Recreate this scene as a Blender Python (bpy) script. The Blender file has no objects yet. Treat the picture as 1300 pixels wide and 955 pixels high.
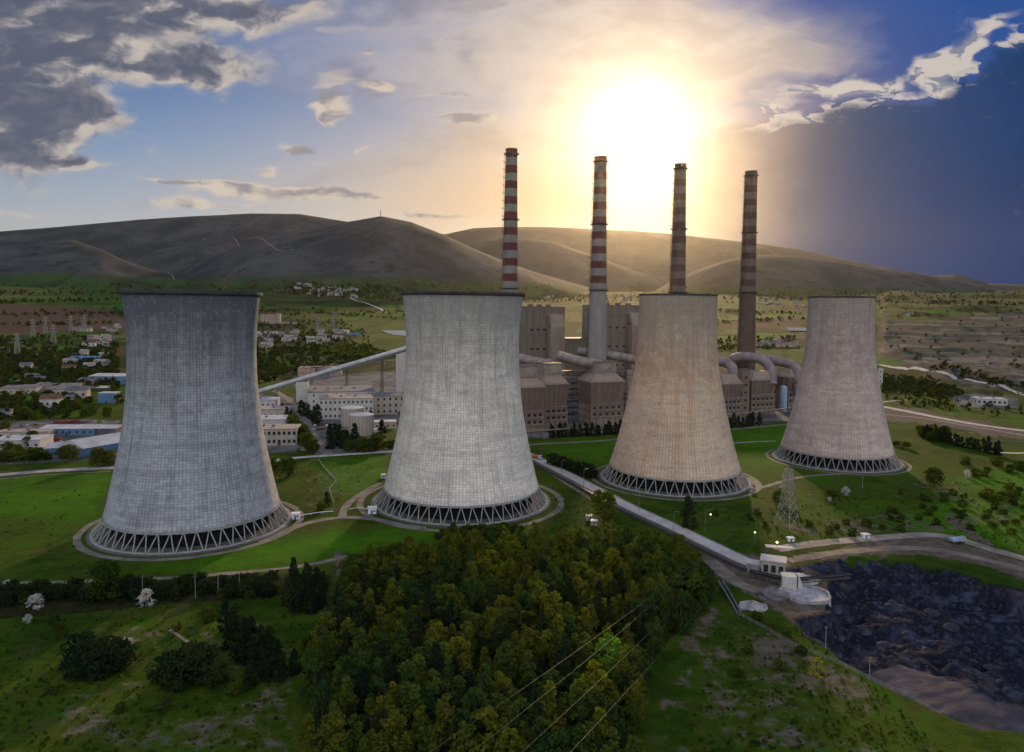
SKY_TINT=(1.0,1.0,1.0); EXPOSURE=1.0; REAR_LO=(3.7,4.0,4.9); REAR_HI=(5.4,5.5,6.0)
import bpy, math, random
import numpy as np
from mathutils import Matrix, Vector
random.seed(7)
RNG = np.random.default_rng(7)
sc = bpy.context.scene
COL = sc.collection
rad = math.radians

# ---------------------------------------------------------------- camera and pixel <-> world helpers
F = 900.0; CH = 112.0
_p = math.atan(43 / 900); _r = 0.012
FV = np.array([0, math.cos(_p), -math.sin(_p)])
_r0 = np.array([1.0, 0, 0]); _u0 = np.array([0, math.sin(_p), math.cos(_p)])
RV = _r0 * math.cos(_r) + _u0 * math.sin(_r)
UV = -_r0 * math.sin(_r) + _u0 * math.cos(_r)

def project(P):
    """world points (n,3) -> photo pixels (n,2); points behind get nan"""
    P = np.asarray(P, float) - np.array([0, 0, CH])
    d = P @ FV
    d = np.where(d > 1.0, d, np.nan)
    return np.stack([650 + F * (P @ RV) / d, 433 - F * (P @ UV) / d], -1)

def ray(x, y):
    return FV + RV * ((x - 650) / F) - UV * ((y - 433) / F)

def horizon(x):
    return 390 + 0.012 * (x - 650)

cam_d = bpy.data.cameras.new('camera')
cam = bpy.data.objects.new('camera', cam_d); COL.objects.link(cam)
m = Matrix.Identity(4)
for i in range(3):
    m[i][0] = RV[i]; m[i][1] = UV[i]; m[i][2] = -FV[i]
m[2][3] = CH
cam.matrix_world = m
cam_d.sensor_width = 36; cam_d.lens = F / 1300 * 36
cam_d.shift_y = -44.5 / 1300
cam_d.clip_start = 1; cam_d.clip_end = 60000
sc.camera = cam

# ---------------------------------------------------------------- terrain height
def interp(x, pts):
    xs = [p[0] for p in pts]; ys = [p[1] for p in pts]
    return np.interp(x, xs, ys)

def sstep(t):
    t = np.clip(t, 0, 1); return t * t * (3 - 2 * t)

_perm = RNG.random((64, 64))
def vnoise(x, y):
    xi = np.floor(x).astype(int); yi = np.floor(y).astype(int)
    fx = sstep(x - xi); fy = sstep(y - yi)
    a = _perm[xi % 64, yi % 64]; b = _perm[(xi + 1) % 64, yi % 64]
    c = _perm[xi % 64, (yi + 1) % 64]; d = _perm[(xi + 1) % 64, (yi + 1) % 64]
    return (a * (1 - fx) + b * fx) * (1 - fy) + (c * (1 - fx) + d * fx) * fy

def fbm(x, y, o=4):
    s = 0; a = 1; t = 0
    for k in range(o):
        s = s + a * vnoise(x + 17.3 * k, y + 9.1 * k); t += a; a *= 0.5; x = x * 2.03; y = y * 2.03
    return s / t

RANGES = [  # distance, front width, back width, ridge line in photo pixels
    (9500, 2600, 2500, [(-900, 330), (-400, 304), (0, 296), (100, 288), (180, 281), (250, 277), (320, 273.5), (380, 274.5), (440, 284), (480, 292), (520, 299), (565, 299), (600, 292), (640, 290.5), (700, 291), (750, 293.5), (800, 295), (860, 300), (960, 311), (1010, 318), (1050, 326), (1090, 334), (1130, 343), (1170, 354), (1200, 364), (1300, 372), (1700, 376), (2200, 385)]),
    (7600, 1500, 1500, [(900, 440), (1040, 366), (1100, 353), (1140, 350), (1180, 350.5), (1210, 349.5), (1250, 361), (1300, 364.5), (1500, 370), (2000, 390)]),
    (5200, 1300, 1300, [(100, 440), (160, 392), (250, 338), (300, 315), (340, 300), (400, 292), (440, 284), (483, 277), (520, 284), (560, 299), (600, 317), (640, 333), (680, 347), (720, 358), (780, 375), (840, 392), (900, 440)]),
    (6700, 1300, 1200, [(440, 440), (500, 380), (560, 332), (600, 312), (640, 303), (665, 303), (700, 308), (760, 328), (800, 343), (850, 360), (910, 380), (990, 440)]),
    (5600, 1200, 1200, [(740, 440), (800, 388), (850, 358), (880, 345), (910, 335), (935, 328), (965, 325), (1000, 325.5), (1060, 333), (1120, 342), (1180, 352), (1250, 366), (1300, 376), (1400, 396), (1500, 440)]),
    (4600, 900, 1200, [(-700, 360), (-300, 325), (-100, 312), (0, 306), (50, 308), (95, 306), (130, 317), (155, 330), (200, 345), (260, 358), (330, 372), (400, 392), (460, 440)]),
    (6400, 1200, 1200, [(20, 440), (90, 390), (200, 318), (260, 306), (330, 301), (400, 300), (450, 308), (520, 330), (600, 390), (660, 440)]),
]
PIT = [(1000, 722), (1050, 712), (1090, 708), (1150, 712), (1200, 722), (1255, 738), (1310, 752), (1420, 790), (1450, 880), (1380, 930), (1250, 925), (1160, 885), (1110, 862), (1060, 832), (1020, 808), (1006, 785), (1050, 775), (1052, 735), (1020, 730)]

SILT = [(1075, 838), (1100, 815), (1145, 807), (1180, 812), (1205, 832), (1240, 858), (1330, 885), (1310, 960), (1200, 920), (1110, 862)]
def poly_sd(px, py, poly):
    """signed distance (inside positive) to a polygon, in pixels"""
    n = len(poly); inside = np.zeros(px.shape, bool); dmin = np.full(px.shape, 1e9)
    for i in range(n):
        x0, y0 = poly[i]; x1, y1 = poly[(i + 1) % n]
        dx, dy = x1 - x0, y1 - y0
        t = np.clip(((px - x0) * dx + (py - y0) * dy) / (dx * dx + dy * dy), 0, 1)
        dmin = np.minimum(dmin, np.hypot(px - x0 - t * dx, py - y0 - t * dy))
        c = ((y0 > py) != (y1 > py))
        with np.errstate(divide='ignore', invalid='ignore'):
            xi = (x1 - x0) * (py - y0) / (y1 - y0 if y1 != y0 else 1e-9) + x0
        inside ^= c & (px < xi)
    return np.where(inside, dmin, -dmin)

def base_h(Y, d):
    z = 215 * np.clip((d - 1150) / 3600, 0, 1) ** 1.35
    return z

def height(X, Y):
    X = np.asarray(X, float); Y = np.asarray(Y, float)
    d = np.hypot(X, Y)
    z = base_h(Y, d)
    z = z + (fbm(X / 420, Y / 420) - 0.5) * 34 * sstep((d - 1500) / 2500)
    front = Y > 50
    Ys = np.where(front, Y, 1.0)
    xc = 650 + F * X / (Ys * math.cos(_p) + 1e-6)
    xc = np.clip(xc, -900, 2200)
    ero = fbm(X / 900 + 5, Y / 900 + 3, 5)
    fine = fbm(X / 260, Y / 260, 4)
    for D, wf, wb, pts in RANGES:
        top = (horizon(xc) - interp(xc, pts)) / F * D + CH
        t = (Ys - D)
        g = np.where(t < 0, np.exp(-(t / wf) ** 2), np.exp(-(t / wb) ** 2))
        side = sstep((Ys / np.maximum(d, 1) - 0.2) / 0.3)
        cand = top * g * side * front * (1 - (1 - g) * (ero - .35) * 0.9)
        cand = cand + ((fine - 0.5) * 95 - np.abs(ero - .5) * 130 + 14) * g * (1 - g) * 2
        z = np.maximum(z, cand)
    # lumpy spoil terraces of the far open-cast mine
    px = 650 + F * X / Ys; py = horizon(px) + (CH - 20) * F / Ys
    mm = sstep(poly_sd(np.where(front, px, 9e3), np.where(front, py, 9e3), MINE) / 12 + .3) * front
    mf = fbm(X / 190 + 3, Y / 300 + 8, 5); z = z + mm * (mf * 40 - 18 + sstep((mf * 9 % 1) / .3) * 5 + fbm(X / 45, Y / 45, 3) * 9)
    # coal pit beside the plant
    near = front & (d < 700)
    P0 = np.stack([X, Y, 0 * X], -1)
    q = project(P0)
    sd = poly_sd(np.where(near, q[..., 0], 9e3), np.where(near, q[..., 1], 9e3), PIT)
    k = sstep((sd + (fbm(X / 13, Y / 13, 3) - .5) * 26) / 22 + 0.12) * near * (sd > -14)
    flatk = 1 - .8 * sstep(poly_sd(np.where(near, q[..., 0], 9e3), np.where(near, q[..., 1], 9e3), SILT) / 14 + .5)
    lump = fbm(X / 9, Y / 9, 4)
    z = z + k * (-14 + 9 * (fbm(X / 30, Y / 30, 3) - .35) + (7.5 * lump - 3) * flatk + 3 + 2.6 * flatk * (fbm(X / 3.1 + 4, Y / 3.1, 2) - .5))
    return z

MINE = [(1120, 405), (1180, 408), (1240, 400), (1330, 392), (1500, 400), (1500, 500), (1330, 500), (1230, 492), (1160, 468), (1116, 452)]

def G(x, y, dz=0.0):
    """ground point under a photo pixel"""
    r = ray(x, y)
    if r[2] >= -1e-4: r = np.array([r[0], r[1], -1e-4])
    t = CH / -r[2]
    for _ in range(14):
        p = r * t; z = float(height(np.array([p[0]]), np.array([p[1]]))[0]) if t > 600 else 0.0
        t2 = (CH - z) / -r[2]
        t = t * .4 + t2 * .6
    p = r * t
    z = float(height(np.array([p[0]]), np.array([p[1]]))[0])
    return Vector((p[0], p[1], z + dz))

def hz(x, y):
    return float(height(np.array([x]), np.array([y]))[0])

# ---------------------------------------------------------------- node helper
class X:
    """a socket (or number) in a node tree with arithmetic"""
    def __init__(s, nt, v): s.nt = nt; s.v = v
    def _m(s, op, *a, clamp=False):
        n = s.nt.nodes.new('ShaderNodeMath'); n.operation = op; n.use_clamp = clamp
        for i, q in enumerate((s,) + a):
            v = q.v if isinstance(q, X) else q
            if isinstance(v, (int, float)): n.inputs[i].default_value = v
            else: s.nt.links.new(v, n.inputs[i])
        return X(s.nt, n.outputs[0])
    def __add__(s, o): return s._m('ADD', o)
    __radd__ = __add__
    def __mul__(s, o): return s._m('MULTIPLY', o)
    __rmul__ = __mul__
    def __sub__(s, o): return s._m('SUBTRACT', o)
    def __rsub__(s, o): return X(s.nt, o)._m('SUBTRACT', s)
    def __truediv__(s, o): return s._m('DIVIDE', o)
    def pow(s, o): return s._m('POWER', o)
    def max(s, o): return s._m('MAXIMUM', o)
    def min(s, o): return s._m('MINIMUM', o)
    def exp(s): return s._m('EXPONENT')
    def fract(s): return s._m('FRACT')
    def floor(s): return s._m('FLOOR')
    def gt(s, o): return s._m('GREATER_THAN', o)
    def ss(s, a, b):
        n = s.nt.nodes.new('ShaderNodeMapRange'); n.interpolation_type = 'SMOOTHSTEP'
        s.nt.links.new(s.v, n.inputs['Value'])
        n.inputs['From Min'].default_value = a; n.inputs['From Max'].default_value = b
        return X(s.nt, n.outputs[0])
    def ss_down(s, a, b): return 1.0 - s.ss(a, b)

def N(nt, typ, **kw):
    n = nt.nodes.new(typ)
    for k, v in kw.items():
        if k.startswith('_'): setattr(n, k[1:], v)
        else:
            k = k.replace('__', ' ')
            if isinstance(v, X): nt.links.new(v.v, n.inputs[k])
            elif hasattr(v, 'is_output'): nt.links.new(v, n.inputs[k])
            else: n.inputs[k].default_value = v
    return n

def noise(nt, vec, scale, detail=4, rough=0.55, dist=0.0, dim='3D'):
    n = N(nt, 'ShaderNodeTexNoise', Scale=scale, Detail=detail, Roughness=rough, Distortion=dist)
    if vec is not None: nt.links.new(vec, n.inputs['Vector'])
    return X(nt, n.outputs['Fac'])

def mix(nt, f, a, b, mode='MIX'):
    n = nt.nodes.new('ShaderNodeMix'); n.data_type = 'RGBA'; n.blend_type = mode
    def put(s, v):
        if isinstance(v, X): v = v.v
        if hasattr(v, 'is_output'): nt.links.new(v, s)
        elif isinstance(v, (int, float)): s.default_value = v
        else: s.default_value = (*v, 1) if len(v) == 3 else v
    put(n.inputs[0], f); put(n.inputs[6], a); put(n.inputs[7], b)
    return n.outputs[2]

def ramp(nt, fac, stops, interp_='LINEAR'):
    n = nt.nodes.new('ShaderNodeValToRGB'); n.color_ramp.interpolation = interp_
    cr = n.color_ramp
    cr.elements.remove(cr.elements[-1])
    cr.elements[0].position = stops[0][0]; cr.elements[0].color = (*stops[0][1], 1)
    for p, c in stops[1:]: cr.elements.new(p).color = (*c, 1)
    nt.links.new(fac.v if isinstance(fac, X) else fac, n.inputs[0])
    return n.outputs[0]

def mat(name, rough=0.85, metal=0.0, color=(0.5, 0.5, 0.5)):
    mt = bpy.data.materials.new(name); mt.use_nodes = True
    nt = mt.node_tree; b = nt.nodes['Principled BSDF']
    b.inputs['Roughness'].default_value = rough; b.inputs['Metallic'].default_value = metal
    b.inputs['Base Color'].default_value = (*color, 1)
    b.inputs['Specular IOR Level'].default_value = 0.3
    return mt, nt, b

def combine(nt, x, y, z):
    n = nt.nodes.new('ShaderNodeCombineXYZ')
    for i, v in enumerate((x, y, z)):
        if isinstance(v, X): nt.links.new(v.v, n.inputs[i])
        else: n.inputs[i].default_value = v
    return n.outputs[0]

def simple(name, color, rough=0.8, var=0.25, scale=0.5, metal=0.0, streak=False):
    """procedural painted / rendered surface: colour with blotches and run-off streaks"""
    mt, nt, b = mat(name, rough, metal)
    co = N(nt, 'ShaderNodeTexCoord').outputs['Object']
    a = noise(nt, co, scale, 5, 0.6)
    if streak:
        sp = N(nt, 'ShaderNodeMapping', Scale=(1.0, 1.0, 0.08)); nt.links.new(co, sp.inputs[0])
        a = a * 0.5 + noise(nt, sp.outputs[0], scale * 2.2, 4, 0.6) * 0.5
    f = a.ss(0.3, 0.72)
    lo = tuple(c * (1 - var) for c in color); hi = tuple(min(1, c * (1 + var * 0.7)) for c in color)
    nt.links.new(mix(nt, f, lo, hi), b.inputs['Base Color'])
    return mt

# ---------------------------------------------------------------- object helpers
def tag(o, label=None, cat=None, group=None, kind=None):
    if label: o['label'] = label
    if cat: o['category'] = cat
    if group: o['group'] = group
    if kind: o['kind'] = kind
    return o

def empty(name, loc, rz=0.0, label=None, cat=None, group=None):
    o = bpy.data.objects.new(name, None); COL.objects.link(o)
    o.location = loc; o.rotation_euler = (0, 0, rz); o.empty_display_size = 1
    return tag(o, label, cat, group)

class MB:
    def __init__(s): s.v = []; s.f = []; s.m = []; s.uv = None
    def add(s, vs, fs, mi=0):
        o = len(s.v); s.v += [tuple(v) for v in vs]
        for f in fs: s.f.append(tuple(i + o for i in f)); s.m.append(mi)
    def box(s, x0, x1, y0, y1, z0, z1, mi=0, top=None):
        tx0, tx1, ty0, ty1 = top if top else (x0, x1, y0, y1)
        s.add([(x0, y0, z0), (x1, y0, z0), (x1, y1, z0), (x0, y1, z0), (tx0, ty0, z1), (tx1, ty0, z1), (tx1, ty1, z1), (tx0, ty1, z1)],
              [(0, 3, 2, 1), (4, 5, 6, 7), (0, 1, 5, 4), (1, 2, 6, 5), (2, 3, 7, 6), (3, 0, 4, 7)], mi)
        return s
    def bar(s, a, b, r0, r1=None, n=6, mi=0, cap=True):
        r1 = r0 if r1 is None else r1
        a = Vector(a); b = Vector(b); d = (b - a).normalized()
        u = d.orthogonal().normalized(); w = d.cross(u)
        vs = []
        for c, r in ((a, r0), (b, r1)):
            for k in range(n):
                t = 2 * math.pi * (k + .5) / n
                vs.append(c + u * (r * math.cos(t)) + w * (r * math.sin(t)))
        fs = [(k, (k + 1) % n, n + (k + 1) % n, n + k) for k in range(n)]
        if cap: fs += [tuple(range(n - 1, -1, -1)), tuple(range(n, 2 * n))]
        s.add(vs, fs, mi); return s
    def tube(s, pts, r, n=10, mi=0, cap=True):
        pts = [Vector(p) for p in pts]; rs = r if isinstance(r, (list, tuple)) else [r] * len(pts)
        vs = []; up = None
        for i, p in enumerate(pts):
            d = (pts[min(i + 1, len(pts) - 1)] - pts[max(i - 1, 0)]).normalized()
            if up is None: up = d.orthogonal().normalized()
            up = (up - d * up.dot(d)).normalized(); w = d.cross(up)
            for k in range(n):
                t = 2 * math.pi * k / n
                vs.append(p + up * (rs[i] * math.cos(t)) + w * (rs[i] * math.sin(t)))
        fs = []
        for i in range(len(pts) - 1):
            for k in range(n):
                fs.append((i * n + k, i * n + (k + 1) % n, (i + 1) * n + (k + 1) % n, (i + 1) * n + k))
        if cap: fs += [tuple(range(n - 1, -1, -1)), tuple(range((len(pts) - 1) * n, len(pts) * n))]
        s.add(vs, fs, mi); return s
    def lathe(s, prof, n=32, mi=0, cx=0, cy=0, cap=False):
        vs = []
        for r, z in prof:
            for k in range(n):
                t = 2 * math.pi * k / n
                vs.append((cx + r * math.cos(t), cy + r * math.sin(t), z))
        fs = []
        for i in range(len(prof) - 1):
            for k in range(n):
                fs.append((i * n + k, i * n + (k + 1) % n, (i + 1) * n + (k + 1) % n, (i + 1) * n + k))
        if cap: fs += [tuple(range((len(prof) - 1) * n, len(prof) * n)), tuple(range(n - 1, -1, -1))]
        s.add(vs, fs, mi); return s
    def build(s, name, mats, parent=None, smooth=False, loc=None, rz=None):
        me = bpy.data.meshes.new(name); me.from_pydata(s.v, [], s.f)
        for mt in (mats if isinstance(mats, (list, tuple)) else [mats]): me.materials.append(mt)
        if any(s.m): me.polygons.foreach_set('material_index', s.m)
        if smooth: me.polygons.foreach_set('use_smooth', [True] * len(s.f))
        me.update()
        o = bpy.data.objects.new(name, me); COL.objects.link(o)
        if parent: o.parent = parent
        if loc is not None: o.location = loc
        if rz is not None: o.rotation_euler = (0, 0, rz)
        return o

def np_mesh(name, V, Fq, mats, smooth=False):
    """fast mesh from numpy (all faces the same size)"""
    me = bpy.data.meshes.new(name); V = np.asarray(V, np.float32); Fq = np.asarray(Fq, np.int32)
    k = Fq.shape[1]
    me.vertices.add(len(V)); me.vertices.foreach_set('co', V.ravel())
    me.loops.add(Fq.size); me.loops.foreach_set('vertex_index', Fq.ravel())
    me.polygons.add(len(Fq)); me.polygons.foreach_set('loop_start', np.arange(0, Fq.size, k, dtype=np.int32))
    if smooth: me.polygons.foreach_set('use_smooth', np.ones(len(Fq), bool))
    for mt in mats: me.materials.append(mt)
    me.update(calc_edges=True)
    return me

def attr(me, name, data, dom='POINT'):
    a = me.attributes.new(name, 'FLOAT', dom); a.data.foreach_set('value', np.asarray(data, np.float32).ravel())

def dup(root, loc=None, rz=None, scale=None, label=None):
    def cp(o, par):
        c = o.copy(); COL.objects.link(c)
        if par: c.parent = par
        for ch in o.children: cp(ch, c)
        return c
    r = cp(root, None)
    if loc is not None: r.location = loc
    if rz is not None: r.rotation_euler = (0, 0, rz)
    if scale is not None: r.scale = scale if isinstance(scale, (tuple, list)) else (scale,) * 3
    if label: r['label'] = label
    return r
# ---------------------------------------------------------------- sun, sky, render settings
_s = ray(812, 166); _s = _s / np.linalg.norm(_s)
SUN_EL = math.asin(_s[2]); SUN_AZ = math.atan2(_s[0], _s[1])
sd = bpy.data.lights.new('sun', 'SUN'); sd.energy = 2.1; sd.angle = rad(3.0); sd.color = (1.0, 0.70, 0.38)
so = bpy.data.objects.new('sun', sd); COL.objects.link(so)
so.rotation_euler = Vector(_s).to_track_quat('Z', 'Y').to_euler()
so.location = (0, 0, 500)

w = bpy.data.worlds.new('World'); sc.world = w; w.use_nodes = True
nt = w.node_tree
bg = nt.nodes['Background']; bg.inputs['Strength'].default_value = 0.10
tc = N(nt, 'ShaderNodeTexCoord'); D = tc.outputs['Generated']
sky = N(nt, 'ShaderNodeTexSky', _sky_type='NISHITA', _sun_disc=False)
sky.sun_elevation = SUN_EL; sky.sun_rotation = SUN_AZ; sky.altitude = 700; sky.air_density = 1.0; sky.dust_density = 1.6; sky.ozone_density = 1.5
def S(r, g, b, k=1.0):
    """radiance that shows as this sRGB colour at the scene's exposure"""
    def l(c): c /= 255; return c / 12.92 if c < .04045 else ((c + .055) / 1.055) ** 2.4
    return tuple(k * l(c) / (0.10 * 2 ** EXPOSURE) for c in (r, g, b))
sep = N(nt, 'ShaderNodeSeparateXYZ'); nt.links.new(D, sep.inputs[0])
dx, dy, dz = (X(nt, o) for o in sep.outputs)
ys = dy.max(0.12)
u = dx / ys; v = dz / ys                      # tangent-plane direction around due north of the plant
front = dy.ss(0.10, 0.30)
def uv_of(x, y):
    r = ray(x, y); return r[0] / r[1], r[2] / r[1]
PS = combine(nt, u, v * 2.0, 0.0)
def ncol(vec, scale, det):
    n = N(nt, 'ShaderNodeTexNoise', Scale=scale, Detail=det, Roughness=0.6); nt.links.new(vec, n.inputs['Vector'])
    q = N(nt, 'ShaderNodeSeparateColor'); nt.links.new(n.outputs['Color'], q.inputs[0]); return [X(nt, o) for o in q.outputs]
wa = ncol(PS, 5.0, 3); wb = ncol(PS, 21.0, 4)
uw = u + (wa[0] - 0.5) * 0.15 + (wb[0] - 0.5) * 0.030
vw = v + (wa[1] - 0.5) * 0.06 + (wb[1] - 0.5) * 0.016
n1 = wa[2]; n2 = wb[2]
PW = combine(nt, uw, vw * 2.0, 1.3)
n4 = noise(nt, PW, 13.0, 5, 0.56, 0.0)         # cloud modelling
n5 = noise(nt, combine(nt, uw + 0.012, (vw - 0.012) * 2.0, 1.3), 13.0, 4, 0.56, 0.0)
relief = (n4 - n5)                              # difference toward the light: bright edges
n3 = noise(nt, combine(nt, uw * 0.8 + vw * 0.6, vw * 3.4 - uw * 0.6, 3.7), 3.2, 5, 0.62, 0.4)   # streaky high veil
def blob(x, y, rx, ry, tilt=0.0, amp=1.0):
    cu, cv = uv_of(x, y)
    a = (uw - cu); b = (vw - cv)
    c, s_ = math.cos(tilt), math.sin(tilt)
    p = (a * c + b * s_) * (F / rx); q = (b * c - a * s_) * (F / ry)
    return ((p * p + q * q) * -1.0).exp() * amp
def add(xs):
    r = xs[0]
    for k in xs[1:]: r = r + k
    return r
# angle to the sun
dt = N(nt, 'ShaderNodeVectorMath', _operation='DOT_PRODUCT'); nt.links.new(D, dt.inputs[0]); dt.inputs[1].default_value = tuple(_s)
cs = X(nt, dt.outputs['Value'])
ang2 = (1.0 - cs) * 2.0                        # ~ theta^2
su, sv = uv_of(805, 150)
du = u - su; dv = v - sv
g1 = ((ang2 * (-1 / 0.0024)).exp())
g2 = ((ang2 * (-1 / 0.024)).exp())
g3 = ((ang2 * (-1 / 0.22)).exp())
# clear sky: Nishita, with bright unseen cloud added behind the camera to light the tower fronts
rear = N(nt, 'ShaderNodeTexNoise', Scale=2.2, Detail=3, Roughness=0.55); nt.links.new(D, rear.inputs['Vector'])
skyc = mix(nt, 1.0, sky.outputs[0], SKY_TINT, 'MULTIPLY')
rc = mix(nt, X(nt, rear.outputs['Fac']).ss(0.35, 0.65), REAR_LO, REAR_HI)
skyc = mix(nt, (1.0 - dy.ss(-0.25, 0.35)) * 0.88, skyc, rc)
blue = ramp(nt, v.ss(-0.02, 0.46), [(0.0, S(186, 168, 148)), (0.22, S(152, 156, 168)), (0.5, S(106, 130, 166)), (0.78, S(62, 96, 148)), (1.0, S(50, 86, 142))])
skyc = mix(nt, front * 0.88, skyc, blue)
right = (u + v * 0.1).ss(0.16, 0.46)
skyc = mix(nt, right * front * 0.94, skyc, ramp(nt, v.ss(-0.05, 0.5), [(0.0, S(0, 56, 112)), (1.0, S(10, 74, 148))]))
veil = (add([blob(620, 40, 320, 85), blob(870, 60, 170, 55), blob(760, 180, 200, 80), blob(480, 90, 160, 50, 0, 0.5)]) + (n3 - 0.5) * 2.2).ss(0.20, 1.1) * front
vcol = mix(nt, g3.ss(0.35, 0.97), S(158, 160, 180), S(215, 200, 185))
vcol = mix(nt, (n4 * 0.5 + n3 * 0.5).ss(0.42, 0.60) * 0.65, vcol, mix(nt, g3.ss(0.5, 1.0), S(104, 110, 138), S(178, 165, 155)))
skyc = mix(nt, veil * 0.85, skyc, vcol)
low = blob(760, 250, 330, 90) * front
skyc = mix(nt, (low * 0.9).min(1.0) * (1.0 - veil * 0.3), skyc, S(226, 186, 136))
# grey cumulus mass at the upper left
fa = add([blob(110, 20, 200, 52), blob(270, 8, 110, 26), blob(235, 82, 110, 20), blob(20, 140, 90, 60), blob(-90, 60, 200, 160), blob(60, 196, 85, 12, -0.15), blob(100, 145, 50, 20, 0, .7)])
fa = fa + (n4 - 0.5) * 1.5 + (n3 - 0.5) * 0.5 - 0.05
am = fa.ss(0.15, 0.75) * front
shade = (fa * 0.75 + (n4 - 0.5) * 0.6 - relief * 4.0 + (u + 0.72) * -0.35)
ac = ramp(nt, shade.ss(0.05, 1.05), [(0.0, S(196, 187, 176)), (0.35, S(158, 153, 154)), (0.65, S(122, 122, 132)), (1.0, S(90, 95, 112))])
ac = mix(nt, n2.ss(0.44, 0.66) * 0.35, ac, S(134, 132, 140))
skyc = mix(nt, am * 0.96, skyc, ac)
# small sunlit puffs and the long bank above the left hills
fb = add([blob(425, 118, 24, 26), blob(434, 146, 18, 14), blob(585, 150, 46, 13, -0.12), blob(375, 187, 32, 7), blob(340, 218, 14, 8), blob(468, 60, 14, 8), blob(468, 184, 14, 7, 0, .8), blob(420, 252, 70, 9), blob(240, 233, 80, 6, -0.1), blob(330, 246, 70, 8), blob(260, 264, 120, 8, 0, .8), blob(545, 276, 46, 7), blob(60, 268, 90, 7, 0, .5), blob(480, 105, 18, 6), blob(470, 35, 80, 10, 0, .6), blob(560, 110, 50, 6, 0, .6)])
fb = fb + (n4 - 0.5) * 1.7 - 0.05
bm = fb.ss(0.25, 0.85) * front
bc = mix(nt, (fb * 0.5 + n4 * 0.5 - relief * 4.0).ss(0.35, 0.95), S(214, 200, 182), S(150, 144, 146))
skyc = mix(nt, bm * 0.9, skyc, bc)
# storm cloud filling the right
top = [(800, 232), (850, 196), (880, 172), (915, 158), (960, 150), (1010, 144), (1080, 124), (1140, 117), (1180, 124), (1210, 96), (1250, 68), (1300, 38), (1400, -30)]
us = [uv_of(*p)[0] for p in top]; vs_ = [uv_of(*p)[1] for p in top]
fc = nt.nodes.new('ShaderNodeFloatCurve'); c_ = fc.mapping.curves[0]
u0, u1 = us[0], us[-1]
pts = [(0.0, vs_[0])] + [((a - u0) / (u1 - u0), b) for a, b in zip(us[1:], vs_[1:])]
c_.points[0].location = pts[0]; c_.points[1].location = pts[-1]
for p in pts[1:-1]: c_.points.new(*p)
for p in c_.points: p.handle_type = 'VECTOR'
fc.mapping.update()
us_ = u + (wb[0] - 0.5) * 0.10; 
un = ((us_ - u0) / (u1 - u0)).max(0.0).min(1.0)
nt.links.new(un.v, fc.inputs['Value'])
vtop = X(nt, fc.outputs[0])
below = (vtop - v) * F / 10.0 + (wb[1] - 0.5) * 3.0 + (n4 - 0.5) * 5.5      # in tens of pixels under the cloud's upper edge
storm = below.ss(-0.4, 1.3) * (u + (wa[0] - .5) * .05 + (n4 - .5) * .05).ss(0.15, 0.46) * front
stc = ramp(nt, (u + (v - 0.1) * -0.3).ss(0.2, 0.74), [(0.0, S(170, 148, 126)), (0.12, S(112, 108, 114)), (0.27, S(46, 74, 108)), (0.45, S(8, 64, 110)), (0.68, S(0, 60, 112)), (0.86, S(0, 58, 110)), (1.0, S(0, 54, 106))])
stc = mix(nt, (n3 * 0.6 + n4 * 0.4).ss(0.40, 0.62) * 0.28, stc, S(10, 42, 84))
skyc = mix(nt, storm, skyc, stc)
rim = below.ss(-1.0, 0.3) * (1.0 - below.ss(0.4, 2.2)) * u.ss(0.24, 0.36) * front
puff = (add([blob(1030, 116, 40, 10, 0.15), blob(1075, 112, 34, 10), blob(1110, 110, 40, 12, 0.2), blob(1180, 78, 30, 18, 0.4), blob(1215, 70, 34, 18, 0.45), blob(1260, 44, 50, 13, 0.5), blob(1190, 108, 22, 12), blob(985, 134, 50, 6, 0, .7)]) + (n4 - 0.5) * 2.2).ss(0.25, 1.0) * front
edge = (rim * 0.85 * (n4 + relief * 6.0).ss(0.32, 0.62)).max(puff * 0.92)
skyc = mix(nt, edge, skyc, mix(nt, (n4 + relief * 5.0).ss(0.34, 0.68), S(132, 136, 152), S(206, 197, 188)))
# glare around the sun
cut = 1.0 - storm * 0.7
gd = blob(812, 218, 62, 86) * front * (1.0 - storm * 0.7)
gl = combine(nt, g1 * 3.5 + g2 * 0.75 * cut + gd * 2.6, g1 * 3.3 + g2 * 0.60 * cut + gd * 2.05, g1 * 3.0 + g2 * 0.44 * cut + gd * 1.4)
skyc = mix(nt, 1.0, skyc, gl, 'ADD')
nt.links.new(skyc, bg.inputs['Color'])
w.cycles.sampling_method = 'MANUAL'; w.cycles.sample_map_resolution = 512

sc.view_settings.view_transform = 'Standard'; sc.view_settings.look = 'None'
sc.view_settings.gamma = 1.0; sc.view_settings.use_curve_mapping = False
sc.view_settings.exposure = EXPOSURE
sc.render.engine = 'CYCLES'
cy = sc.cycles
cy.use_denoising = True; cy.max_bounces = 5; cy.diffuse_bounces = 1; cy.glossy_bounces = 2
cy.transmission_bounces = 3; cy.transparent_max_bounces = 4; cy.volume_bounces = 0
cy.use_adaptive_sampling = True; cy.adaptive_threshold = 0.02
cy.sample_clamp_indirect = 4.0; cy.caustics_reflective = False; cy.caustics_refractive = False
GRID = {}
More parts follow.
